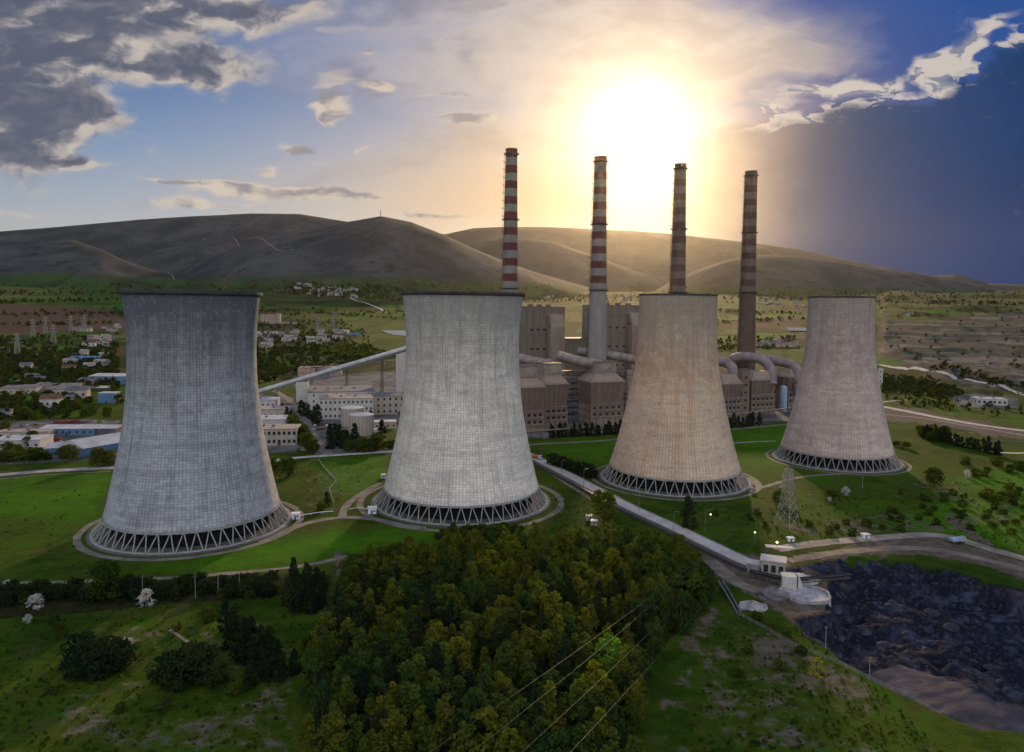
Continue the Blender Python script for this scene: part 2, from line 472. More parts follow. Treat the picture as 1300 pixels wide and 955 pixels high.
# ---------------------------------------------------------------- ground sheet
def build_ground():
    az = np.concatenate([np.arange(-180, -46, 3.0), np.arange(-46, 46.01, 0.2), np.arange(49, 180, 3.0)])
    d = [3, 20, 45, 75, 100, 120]
    yp = 135.0
    while yp < 2200:
        d.append(yp); yp = yp + max(0.9, min(1.5 * yp * yp / 100800, 0.016 * yp))
    while yp < 11600:
        d.append(yp); yp *= 1.018
    d = np.array(d); A, Dd = np.meshgrid(np.radians(az), d)
    Xg = Dd * np.sin(A); Yg = Dd * np.cos(A)
    Z = height(Xg, Yg)
    nr, nc = Xg.shape
    GRID['az'] = list(np.radians(az)); GRID['d'] = list(d); GRID['Z'] = Z
    V = np.stack([Xg, Yg, Z], -1).reshape(-1, 3)
    i = np.arange(nr - 1)[:, None] * nc; j = np.arange(nc)[None, :]; j2 = (j + 1) % nc
    Fq = np.stack([i + j, i + j2, i + nc + j2, i + nc + j], -1).reshape(-1, 4)
    Fq = Fq[:, ::-1]
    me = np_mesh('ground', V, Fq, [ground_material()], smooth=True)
    q = project(np.stack([V[:, 0], V[:, 1], np.where(V[:, 2] < 0, 0, V[:, 2])], -1))
    px = np.nan_to_num(q[:, 0], nan=9e3); py = np.nan_to_num(q[:, 1], nan=9e3)
    R = np.hypot(V[:, 0], V[:, 1])
    def msk(polys, soft=6.0, rmax=1e9, rmin=0):
        mm = np.zeros(len(V))
        for p in polys: mm = np.maximum(mm, np.clip(0.5 + poly_sd(px, py, p) / soft / 2, 0, 1))
        return mm * (R < rmax) * (R > rmin)
    DIRT = [
        [(886, 700), (905, 690), (935, 700), (975, 712), (1005, 706), (1060, 695), (1130, 684), (1195, 679), (1215, 688), (1310, 716), (1310, 742), (1240, 716), (1180, 706), (1100, 704), (1020, 712), (1000, 716), (1020, 728), (1052, 735), (1056, 772), (1012, 795), (985, 775), (950, 755), (915, 738), (898, 722)],
        [(1119, 514), (1160, 519), (1230, 532), (1310, 547), (1310, 561), (1230, 549), (1180, 541), (1119, 532)],
        [(425, 700), (437, 700), (436, 760), (424, 830), (418, 830), (428, 760)],
        [(1195, 658), (1210, 656), (1260, 690), (1252, 694)],
    ]
    attr(me, 'dirt', np.maximum.reduce([msk(DIRT, 6), 0.43 * msk([[(905, 765), (1000, 800), (1110, 868), (1120, 960), (880, 960), (880, 820)], [(980, 660), (1150, 640), (1230, 670), (1200, 678), (1000, 690)]], 14), 0.38 * msk([[(380, 590), (490, 590), (450, 650), (380, 655)], [(100, 800), (380, 780), (380, 960), (60, 960)], [(690, 605), (780, 655), (860, 700), (700, 690)], [(1130, 600), (1310, 610), (1310, 700), (1140, 660)]], 14), 0.52 * msk([[(836, 880), (850, 825), (878, 795), (905, 765), (920, 775), (895, 815), (880, 870), (876, 960), (836, 960)]], 6)]))
    attr(me, 'coal', msk([PIT], 9, 800))
    attr(me, 'silt', msk([[(1075, 838), (1100, 815), (1145, 807), (1180, 812), (1205, 832), (1240, 858), (1330, 885), (1310, 960), (1200, 920), (1110, 862)]], 10, 800))
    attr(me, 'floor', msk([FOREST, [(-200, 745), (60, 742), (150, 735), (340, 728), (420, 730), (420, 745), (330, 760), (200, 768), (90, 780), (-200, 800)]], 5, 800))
    attr(me, 'yard', msk([
        [(-60, 540), (60, 533), (152, 533), (150, 590), (100, 583), (-60, 592)],
        [(385, 535), (470, 536), (480, 560), (500, 574), (410, 578), (396, 560)],
        [(318, 500), (372, 505), (378, 575), (318, 575)],
        [(650, 505), (1020, 490), (1020, 530), (930, 545), (800, 550), (700, 556), (650, 556)],
        [(372, 478), (520, 470), (520, 545), (385, 540)],
        [(1205, 497), (1290, 505), (1300, 520), (1215, 516)],
    ], 5, 1400))
    attr(me, 'mine', msk([MINE], 10, 9000, 700))
    attr(me, 'plough', msk([[(-300, 388), (20, 386), (140, 392), (170, 418), (60, 424), (-300, 425)], [(930, 405), (1015, 403), (1015, 416), (930, 418)]], 6, 9000, 700))
    attr(me, 'lush', msk([
        [(-100, 625), (140, 605), (120, 655), (60, 670), (-100, 655)], [(340, 680), (430, 668), (560, 680), (450, 700), (380, 722), (200, 738), (220, 715)],
        [(500, 425), (560, 425), (560, 455), (470, 452), (480, 435)], [(-100, 428), (40, 430), (60, 446), (-100, 450)], [(400, 590), (490, 578), (480, 625), (440, 640)],
        [(1145, 660), (1310, 570), (1310, 700), (1230, 690)], [(700, 565), (800, 560), (790, 600), (700, 580)], [(400, 405), (520, 398), (520, 415), (430, 418)],
        [(-100, 375), (150, 372), (150, 384), (-100, 390)], [(930, 545), (1000, 545), (990, 600), (940, 600)]], 14))
    o = bpy.data.objects.new('ground', me); COL.objects.link(o); tag(o, kind='structure')
    return o

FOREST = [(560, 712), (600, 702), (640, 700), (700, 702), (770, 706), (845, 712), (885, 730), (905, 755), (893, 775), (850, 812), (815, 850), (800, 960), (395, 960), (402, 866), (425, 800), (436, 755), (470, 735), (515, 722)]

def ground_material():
    mt, nt, b = mat('ground_cover', 0.95); b.inputs['Specular IOR Level'].default_value = 0.04
    co = N(nt, 'ShaderNodeTexCoord').outputs['Object']
    sp = N(nt, 'ShaderNodeSeparateXYZ'); nt.links.new(co, sp.inputs[0])
    x, y, z = (X(nt, o) for o in sp.outputs)
    at = {}
    for k in ('dirt', 'coal', 'silt', 'floor', 'yard', 'mine', 'plough', 'lush'):
        at[k] = X(nt, N(nt, 'ShaderNodeAttribute', _attribute_name=k).outputs['Fac'])
    dist = ((x * x + y * y)).pow(0.5)
    flat = combine(nt, x, y, 0.0)
    a = noise(nt, flat, 0.006, 5, 0.6); bb = noise(nt, flat, 0.035, 5, 0.6, 0.6); c = noise(nt, flat, 0.22, 5, 0.65); e = noise(nt, flat, 1.1, 4, 0.7)
    # grass of the plant grounds
    t = a * 0.26 + bb * 0.34 + c * 0.26 + e * 0.14 + at['lush'] * 0.11
    grass = ramp(nt, t.ss(0.33, 0.70), [(0.0, (0.014, 0.032, 0.003)), (0.3, (0.024, 0.054, 0.003)), (0.5, (0.050, 0.070, 0.006)), (0.64, (0.030, 0.088, 0.003)), (1.0, (0.052, 0.140, 0.003))])
    dry = noise(nt, flat, 0.05, 5, 0.65, 1.0).ss(0.52, 0.72)
    grass = mix(nt, dry * (1.0 - at['lush'] * .7) * 0.8, grass, (0.072, 0.062, 0.022))
    # long mown / trodden streaks
    stn = noise(nt, combine(nt, (x * 0.93 - y * 0.37) * 0.02, (x * 0.37 + y * 0.93) * 0.14, 2.0), 1.0, 4, 0.6)
    grass = mix(nt, stn.ss(0.56, 0.7) * 0.35, grass, (0.030, 0.042, 0.014))
    # patchwork of fields on the plain
    rot = N(nt, 'ShaderNodeMapping', Scale=(0.0085, 0.0055, 1.0), Rotation=(0, 0, 0.25)); nt.links.new(flat, rot.inputs[0])
    vor = N(nt, 'ShaderNodeTexVoronoi', _feature='F1', _distance='CHEBYCHEV', Scale=1.0, Randomness=0.85); nt.links.new(rot.outputs[0], vor.inputs['Vector'])
    cs_ = N(nt, 'ShaderNodeSeparateColor'); nt.links.new(vor.outputs['Color'], cs_.inputs[0])
    fld = ramp(nt, X(nt, cs_.outputs[0]), [(0.0, (0.022, 0.034, 0.012)), (0.16, (0.045, 0.085, 0.016)), (0.30, (0.060, 0.150, 0.014)), (0.44, (0.095, 0.065, 0.040)), (0.56, (0.130, 0.125, 0.045)), (0.68, (0.035, 0.040, 0.020)), (0.80, (0.070, 0.135, 0.018)), (0.92, (0.120, 0.085, 0.058))], 'CONSTANT')
    fld = mix(nt, 1.0, fld, (0.58, 0.74, 0.42), 'MULTIPLY')
    fld = mix(nt, bb.ss(0.48, 0.7) * 0.3, fld, (0.024, 0.028, 0.010))
    fld = mix(nt, a.ss(0.52, 0.60) * 0.3, fld, (0.034, 0.034, 0.014))
    ve = N(nt, 'ShaderNodeTexVoronoi', _feature='DISTANCE_TO_EDGE', Scale=1.0, Randomness=0.85); nt.links.new(rot.outputs[0], ve.inputs['Vector'])
    fld = mix(nt, (1.0 - (X(nt, ve.outputs['Distance']) + (c - .5) * .05).ss(0.02, 0.06)) * 0.6, fld, (0.014, 0.020, 0.008))
    fld = mix(nt, (z + (a - .5) * 60.0).ss(90.0, 210.0) * 0.65, fld, (0.042, 0.058, 0.026))
    isf = (dist + (a - 0.5) * 500.0).ss(1050.0, 1250.0)
    colr = mix(nt, isf, grass, fld)
    colr = mix(nt, isf * at['lush'] * 0.8, colr, (0.045, 0.088, 0.010))
    colr = mix(nt, (at['plough'] + (bb - .5) * .5).ss(0.35, 0.65) * isf, colr, mix(nt, c.ss(0.3, 0.7), (0.085, 0.050, 0.036), (0.062, 0.046, 0.028)))
    # hill sides: dry grass and scrub, with distant haze put in as bluish tone
    hz_ = noise(nt, co, 0.0022, 7, 0.65, 0.4); hs = noise(nt, co, 0.012, 6, 0.65)
    hill = mix(nt, hz_.ss(0.36, 0.64), (0.032, 0.037, 0.040), (0.074, 0.073, 0.068))
    hill = mix(nt, hs.ss(0.5, 0.68) * 0.7, hill, (0.016, 0.020, 0.015))
    hm = (z + (a - 0.5) * 120.0).ss(225.0, 300.0)
    colr = mix(nt, hm, colr, hill)
    # open-cast spoil far right
    mn = (at['mine'] + (bb - 0.5) * 1.2 * (at['mine'] * 4.0).min(1.0)).ss(0.30, 0.70)
    mc = mix(nt, noise(nt, co, 0.008, 6, 0.6, 1.0).ss(0.38, 0.62), (0.026, 0.044, 0.036), (0.070, 0.058, 0.054))
    mc = mix(nt, noise(nt, combine(nt, x * 0.004, y * 0.004, z * 0.12), 1.0, 4, 0.5).ss(0.56, 0.6) * 0.7, mc, (0.17, 0.14, 0.125))
    colr = mix(nt, mn, colr, mix(nt, noise(nt, co, 0.03, 6, 0.7, 1.5).ss(0.5, 0.62) * 0.5, mc, (0.024, 0.026, 0.026)))
    # packed earth, gravel
    dm = (at['dirt'] + ((c - 0.5) * 1.1 + (bb - 0.5) * 1.5 + (e - .5) * .5) * (at['dirt'] * 4.0).min(1.0)).ss(0.42, 0.66)
    dc = mix(nt, c.ss(0.3, 0.7), (0.068, 0.052, 0.038), (0.140, 0.112, 0.088))
    wt = noise(nt, combine(nt, (x + y * 0.4) * 0.08, (y - x * 0.4) * 0.16, 0), 1.0, 5, 0.65).ss(0.48, 0.72)
    dc = mix(nt, wt * 0.45 * at['dirt'].ss(0.5, 0.9), dc, (0.215, 0.185, 0.165))
    colr = mix(nt, dm, colr, dc)
    ym = (at['yard'] + ((c - 0.5) * 0.9 + (bb - .5) * .8) * (at['yard'] * 4.0).min(1.0)).ss(0.42, 0.60)
    colr = mix(nt, ym, colr, mix(nt, bb.ss(0.35, 0.65), (0.075, 0.072, 0.070), (0.165, 0.155, 0.150)))
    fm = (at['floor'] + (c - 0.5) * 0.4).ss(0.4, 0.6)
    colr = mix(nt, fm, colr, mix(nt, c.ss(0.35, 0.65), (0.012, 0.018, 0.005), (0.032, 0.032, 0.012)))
    cm = (at['coal'] + ((c - 0.5) * 0.7 + (bb - .5) * .9) * (at['coal'] * 4.0).min(1.0)).ss(0.40, 0.60)
    vo = N(nt, 'ShaderNodeTexVoronoi', _feature='SMOOTH_F1', Scale=0.16, Smoothness=0.4); nt.links.new(co, vo.inputs['Vector'])
    ash = (noise(nt, co, 0.09, 6, 0.7).ss(0.5, 0.72))
    cc = mix(nt, ash, (0.012, 0.014, 0.024), (0.055, 0.064, 0.100))
    cc = mix(nt, noise(nt, co, 0.03, 5, 0.7, 0.8).ss(0.54, 0.66) * 0.7, cc, (0.075, 0.060, 0.058))
    cc = mix(nt, noise(nt, co, 0.5, 5, 0.75).ss(0.5, 0.7) * 0.5, cc, (0.11, 0.115, 0.15))
    colr = mix(nt, cm, colr, cc)
    sm = (at['silt'] + (bb - 0.5) * 0.5).ss(0.4, 0.6) * cm
    colr = mix(nt, sm, colr, mix(nt, wt, (0.070, 0.062, 0.074), (0.125, 0.108, 0.118)))
    nt.links.new(colr, b.inputs['Base Color'])
    h = c * 0.6 + e * 0.35 + X(nt, vo.outputs['Distance']) * cm * -2.2
    bp = N(nt, 'ShaderNodeBump', Strength=0.9, Distance=1.2, Height=h); nt.links.new(bp.outputs[0], b.inputs['Normal'])
    return mt
ground = build_ground()
import bisect
_GA, _GDs, _GZ = GRID['az'], GRID['d'], GRID['Z']; _NA = len(_GA)
def hz(x, y):
    """height of the finished ground sheet"""
    d = math.hypot(x, y); a = math.atan2(x, y)
    i = min(max(bisect.bisect_right(_GDs, d) - 1, 0), len(_GDs) - 2)
    j = bisect.bisect_right(_GA, a) - 1
    if j < 0 or j >= _NA - 1: j = _NA - 1; fa = 0.0; j2 = 0
    else: fa = (a - _GA[j]) / (_GA[j + 1] - _GA[j]); j2 = j + 1
    fd = min(1.0, max(0.0, (d - _GDs[i]) / (_GDs[i + 1] - _GDs[i])))
    return float((_GZ[i, j] * (1 - fa) + _GZ[i, j2] * fa) * (1 - fd) + (_GZ[i + 1, j] * (1 - fa) + _GZ[i + 1, j2] * fa) * fd)
def G(x, y, dz=0.0):
    r = ray(x, y); rz = float(r[2]); rx, ry = float(r[0]), float(r[1])
    t = CH / -min(rz, -1e-4)
    if t > 600:
        q0, g0 = 150.0, 1.0
        while q0 < 9500:
            q1 = q0 * 1.016; g1 = CH + rz * q1 - hz(rx * q1, ry * q1)
            if g1 <= 0: t = q0 + (q1 - q0) * g0 / (g0 - g1); break
            q0, g0 = q1, g1
        else: t = 8000.0
    z = hz(rx * t, ry * t)
    return Vector((rx * t, ry * t, z + dz))

# ---------------------------------------------------------------- ribbons laid on the ground
def ribbon(name, pts, width, material, z=0.05, pix=True, closed=False, step=4.0, kind='structure', label=None, parent=None, edge_jit=0.0):
    """pts in photo pixels (pix) or world xy; width in metres (number or per-point list)"""
    W = [G(*p).to_2d() if pix else Vector(p[:2]) for p in pts]
    ws = width if isinstance(width, list) else [width] * len(W)
    if closed: W.append(W[0]); ws = ws + [ws[0]]
    P = []; Wd = []
    n = len(W)
    for i in range(n - 1):
        p0 = W[i - 1] if i > 0 else (W[-2] if closed else W[0] * 2 - W[1]); p1 = W[i]; p2 = W[i + 1]
        p3 = W[i + 2] if i + 2 < n else (W[1] if closed else W[-1] * 2 - W[-2])
        L = max(2, int((p2 - p1).length / step))
        for k in range(L):
            t = k / L
            q = 0.5 * ((2 * p1) + (p2 - p0) * t + (2 * p0 - 5 * p1 + 4 * p2 - p3) * t * t + (3 * p1 - p0 - 3 * p2 + p3) * t ** 3)
            P.append(q); Wd.append(ws[i] * (1 - t) + ws[i + 1] * t)
    if not closed: P.append(W[-1]); Wd.append(ws[-1])
    vs = []; m_ = len(P)
    for i, p in enumerate(P):
        a = P[(i - 1) % m_] if closed or i > 0 else p; c = P[(i + 1) % m_] if closed or i < m_ - 1 else p
        d = (c - a).normalized(); nn = Vector((-d.y, d.x))
        for k, s in enumerate((-1, -0.5, 0, .5, 1)):
            j = (random.random() - .5) * edge_jit if abs(s) == 1 else 0
            q = p + nn * (s * Wd[i] / 2 + j)
            vs.append((q.x, q.y, hz(q.x, q.y) + z))
    fs = []
    for i in range(m_ if closed else m_ - 1):
        j = (i + 1) % m_
        for k in range(4): fs.append((i * 5 + k, i * 5 + k + 1, j * 5 + k + 1, j * 5 + k)[::-1])
    mb = MB(); mb.add(vs, fs)
    o = mb.build(name, material, parent, smooth=True)
    if kind: tag(o, kind=kind)
    if label: o['label'] = label
    return o, P
# ---------------------------------------------------------------- cooling towers
def concrete_shell(name, base, dark, stain, NU, NV, warm=0.0, topdark=0.6, patch=0.5, seed=0.0):
    mt, nt, b = mat(name, 0.9)
    ud = N(nt, 'ShaderNodeUVMap', _uv_map='UVMap')
    s = N(nt, 'ShaderNodeSeparateXYZ'); nt.links.new(ud.outputs[0], s.inputs[0])
    U = X(nt, s.outputs[0]); Vv = X(nt, s.outputs[1])
    cu = U * NU; cv = Vv * NV
    wn = N(nt, 'ShaderNodeTexWhiteNoise', _noise_dimensions='3D'); nt.links.new(combine(nt, cu.floor(), cv.floor(), seed), wn.inputs['Vector'])
    cell = X(nt, wn.outputs['Value'])
    fu = cu.fract(); fv = cv.fract()
    gu = 1.0 - fu.ss(0.04, 0.2) * (1.0 - fu.ss(0.8, 0.96))
    gv = 1.0 - fv.ss(0.04, 0.18) * (1.0 - fv.ss(0.82, 0.96))
    co = N(nt, 'ShaderNodeTexCoord').outputs['Object']
    big = noise(nt, co, 0.035, 6, 0.62, 0.5); mid = noise(nt, co, 0.16, 5, 0.6, 0.6)
    runs = noise(nt, combine(nt, U * NU * 0.45, Vv * 3.0, seed), 1.0, 5, 0.65)
    runs2 = noise(nt, combine(nt, U * 26.0, Vv * 1.6, seed + 4), 1.0, 4, 0.6)
    rows = noise(nt, combine(nt, U * 9.0, Vv * NV * 0.35, seed + 8), 1.0, 4, 0.6)
    c = mix(nt, big.ss(0.34, 0.66), tuple(k * 0.88 for k in base), tuple(k * 1.06 for k in base))
    c = mix(nt, rows.ss(0.44, 0.60) * 0.26, c, dark)
    c = mix(nt, runs.ss(0.50, 0.70) * 0.45 * patch, c, dark)
    c = mix(nt, runs2.ss(0.50, 0.68) * 0.5 * warm, c, stain)
    band = (1.0 - ((Vv - 0.62) * (Vv - 0.62) * -38.0).exp() * -1.0 - 1.0)
    c = mix(nt, (band * mid.ss(0.35, 0.65) * warm * 0.8).min(1.0), c, stain)
    # run-off streaks from the rim
    st = noise(nt, combine(nt, U * 70.0, Vv * 1.1, seed + 12), 1.0, 4, 0.6)
    c = mix(nt, (st + (Vv - 0.5) * 0.12).ss(0.54, 0.70) * 0.42, c, dark)
    # upper part darker towards the rim
    c = mix(nt, (Vv + (mid - 0.5) * 0.35 + (runs - 0.5) * 0.4).ss(0.46, 1.0) * topdark, c, dark)
    # dark patch repairs of single panels
    pm = (cell + (mid - 0.5) * 1.6 + (rows - 0.5) * 1.2).ss(1.18, 1.34) * patch * 0.6
    c = mix(nt, pm, c, tuple(k * 0.55 for k in dark))
    c = mix(nt, (0.55 - cell).max(0.0) * 0.5, c, dark)
    c = mix(nt, (cell - 0.8).max(0.0) * 0.5, c, tuple(min(1, k * 1.45) for k in base))
    c = mix(nt, (gu * 0.34).max(gv * 0.30), c, tuple(k * 0.5 for k in dark))
    nt.links.new(c, b.inputs['Base Color'])
    h = gu * -0.5 + gv * -0.35 + cell * 0.2
    bp = N(nt, 'ShaderNodeBump', Strength=0.5, Distance=0.15, Height=h); nt.links.new(bp.outputs[0], b.inputs['Normal'])
    return mt

leg_mat = simple('pale_concrete', (0.30, 0.29, 0.27), 0.9, 0.25, 0.6)
rim_mat = simple('dark_rim_concrete', (0.055, 0.055, 0.058), 0.9, 0.35, 0.2)
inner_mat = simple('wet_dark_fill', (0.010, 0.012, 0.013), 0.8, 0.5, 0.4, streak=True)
basin_mat = simple('basin_concrete', (0.11, 0.105, 0.10), 0.9, 0.3, 0.4)

PROF_A = [(.070, .900), (.12, .868), (.2, .822), (.305, .765), (.41, .715), (.52, .680), (.64, .656), (.746, .650), (.84, .657), (.92, .673), (1.0, .696)]
PROF_B = [(.070, .892), (.12, .852), (.2, .792), (.28, .738), (.35, .698), (.43, .655), (.52, .605), (.6, .568), (.68, .546), (.78, .532), (.88, .524), (1.0, .519)]

def cooling_tower(loc, R, H, prof, material, NU, nleg, label, cornice):
    t = empty('cooling_tower', loc, 0, label, 'cooling tower', 'row of hyperbolic cooling towers')
    zs = np.linspace(.07, 1, 110); pr = np.interp(zs, [p[0] for p in prof], [p[1] for p in prof])
    k = np.array([1, 4, 6, 4, 1.]) / 16; pp = np.pad(pr, 2, mode='reflect', reflect_type='odd')
    for _ in range(8): pp[2:-2] = np.convolve(pp, k, 'valid')
    pr = pp[2:-2] * R; zz = zs * H
    nseg = NU * 4 if NU < 200 else NU * 2
    th = np.linspace(0, 2 * np.pi, nseg, endpoint=False)
    rib = np.where((np.arange(nseg) % 4) == 0, 0.16, 0.0) if nseg == NU * 4 else np.where((np.arange(nseg) % 2) == 0, 0.14, 0)
    V = []
    T_, ZI = np.meshgrid(th, np.arange(110))
    rr = pr[ZI] + rib[None, :] * (ZI > 0)
    Vo = np.stack([rr * np.cos(T_), rr * np.sin(T_), zz[ZI]], -1).reshape(-1, 3)
    # inner skin
    ri = pr[ZI] - np.interp(zz[ZI], [zz[0], H * .2, H], [1.3, .5, .5])
    Vi = np.stack([ri * np.cos(T_), ri * np.sin(T_), zz[ZI]], -1).reshape(-1, 3)
    n = nseg; i = np.arange(109)[:, None] * n; j = np.arange(n)[None, :]; j2 = (j + 1) % n
    Fo = np.stack([i + j, i + j2, i + n + j2, i + n + j], -1).reshape(-1, 4)
    off = len(Vo)
    Fi = Fo[:, ::-1] + off
    j = np.arange(n); j2 = (j + 1) % n
    bot = np.stack([j2, j, off + j, off + j2], -1); tp = np.stack([109 * n + j, 109 * n + j2, off + 109 * n + j2, off + 109 * n + j], -1)
    Fa = np.concatenate([Fo, Fi, bot, tp]); Va = np.concatenate([Vo, Vi])
    me = np_mesh('shell', Va, Fa, [material])
    uvl = me.uv_layers.new(name='UVMap')
    def uvq(Fq):
        q = Fq % off
        col = q % n; row = q // n
        u_ = col / n; w_ = (u_.max(1, keepdims=True) - u_) > 0.5
        u_ = u_ + w_
        return np.stack([u_, row / 109.0], -1)
    uvl.data.foreach_set('uv', uvq(Fa).astype(np.float32).ravel())
    shell = bpy.data.objects.new('shell', me); COL.objects.link(shell); shell.parent = t
    # rim
    r1 = pr[-1]
    c = MB()
    if cornice:
        c.lathe([(r1 + .25, H - 1.7), (r1 + 1.0, H - 1.4), (r1 + 1.35, H - .7), (r1 + 1.35, H + .25), (r1 - 1.0, H + .25), (r1 - 1.0, H - .8)], 96)
        for a in range(96):
            q = 2 * math.pi * a / 96; cx, sy = math.cos(q), math.sin(q)
            c.bar((cx * (r1 + 1.2), sy * (r1 + 1.2), H + .25), (cx * (r1 + 1.2), sy * (r1 + 1.2), H + 1.3), .05, n=4)
        c.lathe([(r1 + 1.15, H + 1.25), (r1 + 1.25, H + 1.3), (r1 + 1.15, H + 1.35), (r1 + 1.1, H + 1.3)], 96)
    else:
        c.lathe([(r1 + .2, H - .9), (r1 + .55, H - .8), (r1 + .55, H + .2), (r1 - .7, H + .2), (r1 - .7, H - .6)], 96)
    c.build('cornice', rim_mat, t)
    # ring beam under the shell, basin, fill
    zb = zz[0]; rb = pr[0]
    MB().lathe([(rb - 1.4, zb - .05), (rb - 1.4, zb - .55), (rb + .35, zb - .55), (rb + .35, zb + .5), (rb + .17, zb + .5)], 128).build('ring_beam', leg_mat, t, smooth=False)
    MB().lathe([(R + 2.4, -.4), (R + 2.4, .5), (R + 1.05, .5), (R + 1.05, .4), (0.01, .4)], 128).build('basin', basin_mat, t)
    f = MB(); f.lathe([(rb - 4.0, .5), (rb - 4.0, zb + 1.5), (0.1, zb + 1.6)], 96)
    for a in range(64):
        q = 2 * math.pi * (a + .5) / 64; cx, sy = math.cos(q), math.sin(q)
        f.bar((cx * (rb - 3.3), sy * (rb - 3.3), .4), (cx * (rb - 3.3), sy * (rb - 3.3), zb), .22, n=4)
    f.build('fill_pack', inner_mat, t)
    # V legs: one mesh, a child per leg
    rt = rb - .3; A = 2 * math.pi / nleg; proto = {}
    for s in (-1, 1):
        a = Vector((math.cos(s * A * .06) * (R + .1), math.sin(s * A * .06) * (R + .1), .4)); e = Vector((math.cos(s * A * .47) * rt, math.sin(s * A * .47) * rt, zb - .3))
        proto[s] = MB().bar(a, e, .29, .26, n=6).build('leg', leg_mat, t).data
    first = {s: o for s, o in zip((-1, 1), [ch for ch in t.children if ch.name.startswith('leg')])}
    for k in range(nleg):
        for s in (-1, 1):
            if k == 0: continue
            o = bpy.data.objects.new('leg', proto[s]); COL.objects.link(o); o.parent = t; o.rotation_euler = (0, 0, A * k)
    MB().lathe([(R - 1.0, .2), (R - .9, .75), (R + .75, .75), (R + 1.0, .6)], 128).build('leg_footing', leg_mat, t)
    return t

GREY = ((0.36, 0.365, 0.37), (0.14, 0.145, 0.155), (0.30, 0.22, 0.17))
mA = concrete_shell('tower_concrete_bluish', (0.415, 0.42, 0.435), (0.09, 0.095, 0.11), (0.26, 0.24, 0.26), 136, 80, 0.15, .9, .8, 1.0)
mB_ = concrete_shell('tower_concrete_pale', (0.82, 0.745, 0.645), (0.27, 0.255, 0.235), (0.30, 0.24, 0.22), 144, 80, 0.25, .8, 1.0, 2.0)
mC = concrete_shell('tower_concrete_buff', (0.68, 0.50, 0.36), (0.26, 0.22, 0.17), (0.50, 0.26, 0.12), 120, 84, 0.8, .75, .35, 3.0)
mD = concrete_shell('tower_concrete_rosy', (0.62, 0.48, 0.41), (0.20, 0.17, 0.15), (0.32, 0.20, 0.18), 120, 84, 0.6, .45, .35, 4.0)
TOWERS = [((-159.8, 355.3, 0), 45.4, 117.5), ((-28.2, 406.3, 0), 49.3, 119.7), ((108.1, 464.2, 0), 47.3, 121.5), ((245.2, 529.7, 0), 43.6, 122.6)]
cooling_tower(*TOWERS[0], PROF_A, mA, 136, 47, 'blue grey ribbed concrete cooling tower nearest the camera with its right edge sunlit', True)
cooling_tower(*TOWERS[1], PROF_A, mB_, 144, 48, 'pale grey patched concrete cooling tower with dark rim, standing behind the pine plantation', True)
cooling_tower(*TOWERS[2], PROF_B, mC, 120, 44, 'buff and orange stained cooling tower with straight narrow neck in front of the smokestacks', False)
cooling_tower(*TOWERS[3], PROF_B, mD, 120, 44, 'rosy grey cooling tower with narrow neck, farthest away beside the open dirt fields', False)

# ---------------------------------------------------------------- striped smokestacks
stack_r = simple('stack_red_paint', (0.105, 0.036, 0.030), 0.85, 0.3, 0.15, streak=True)
stack_w = simple('stack_white_paint', (0.205, 0.19, 0.175), 0.85, 0.25, 0.15, streak=True)
stack_c = simple('stack_concrete', (0.25, 0.235, 0.215), 0.9, 0.2, 0.1, streak=True)
stack_r2 = simple('stack_hazed_red', (0.090, 0.050, 0.038), 0.9, 0.35, 0.15, streak=True)  # dulling by haze and glare put into these three stack colours
stack_w2 = simple('stack_hazed_white', (0.135, 0.110, 0.090), 0.9, 0.3, 0.15, streak=True)
stack_c2 = simple('stack_hazed_concrete', (0.115, 0.075, 0.058), 0.9, 0.3, 0.1, streak=True)
steel = simple('galvanised_steel', (0.22, 0.22, 0.23), 0.5, 0.3, 0.8, metal=0.6)
dark_steel = simple('dark_steel', (0.07, 0.065, 0.06), 0.6, 0.3, 0.8)

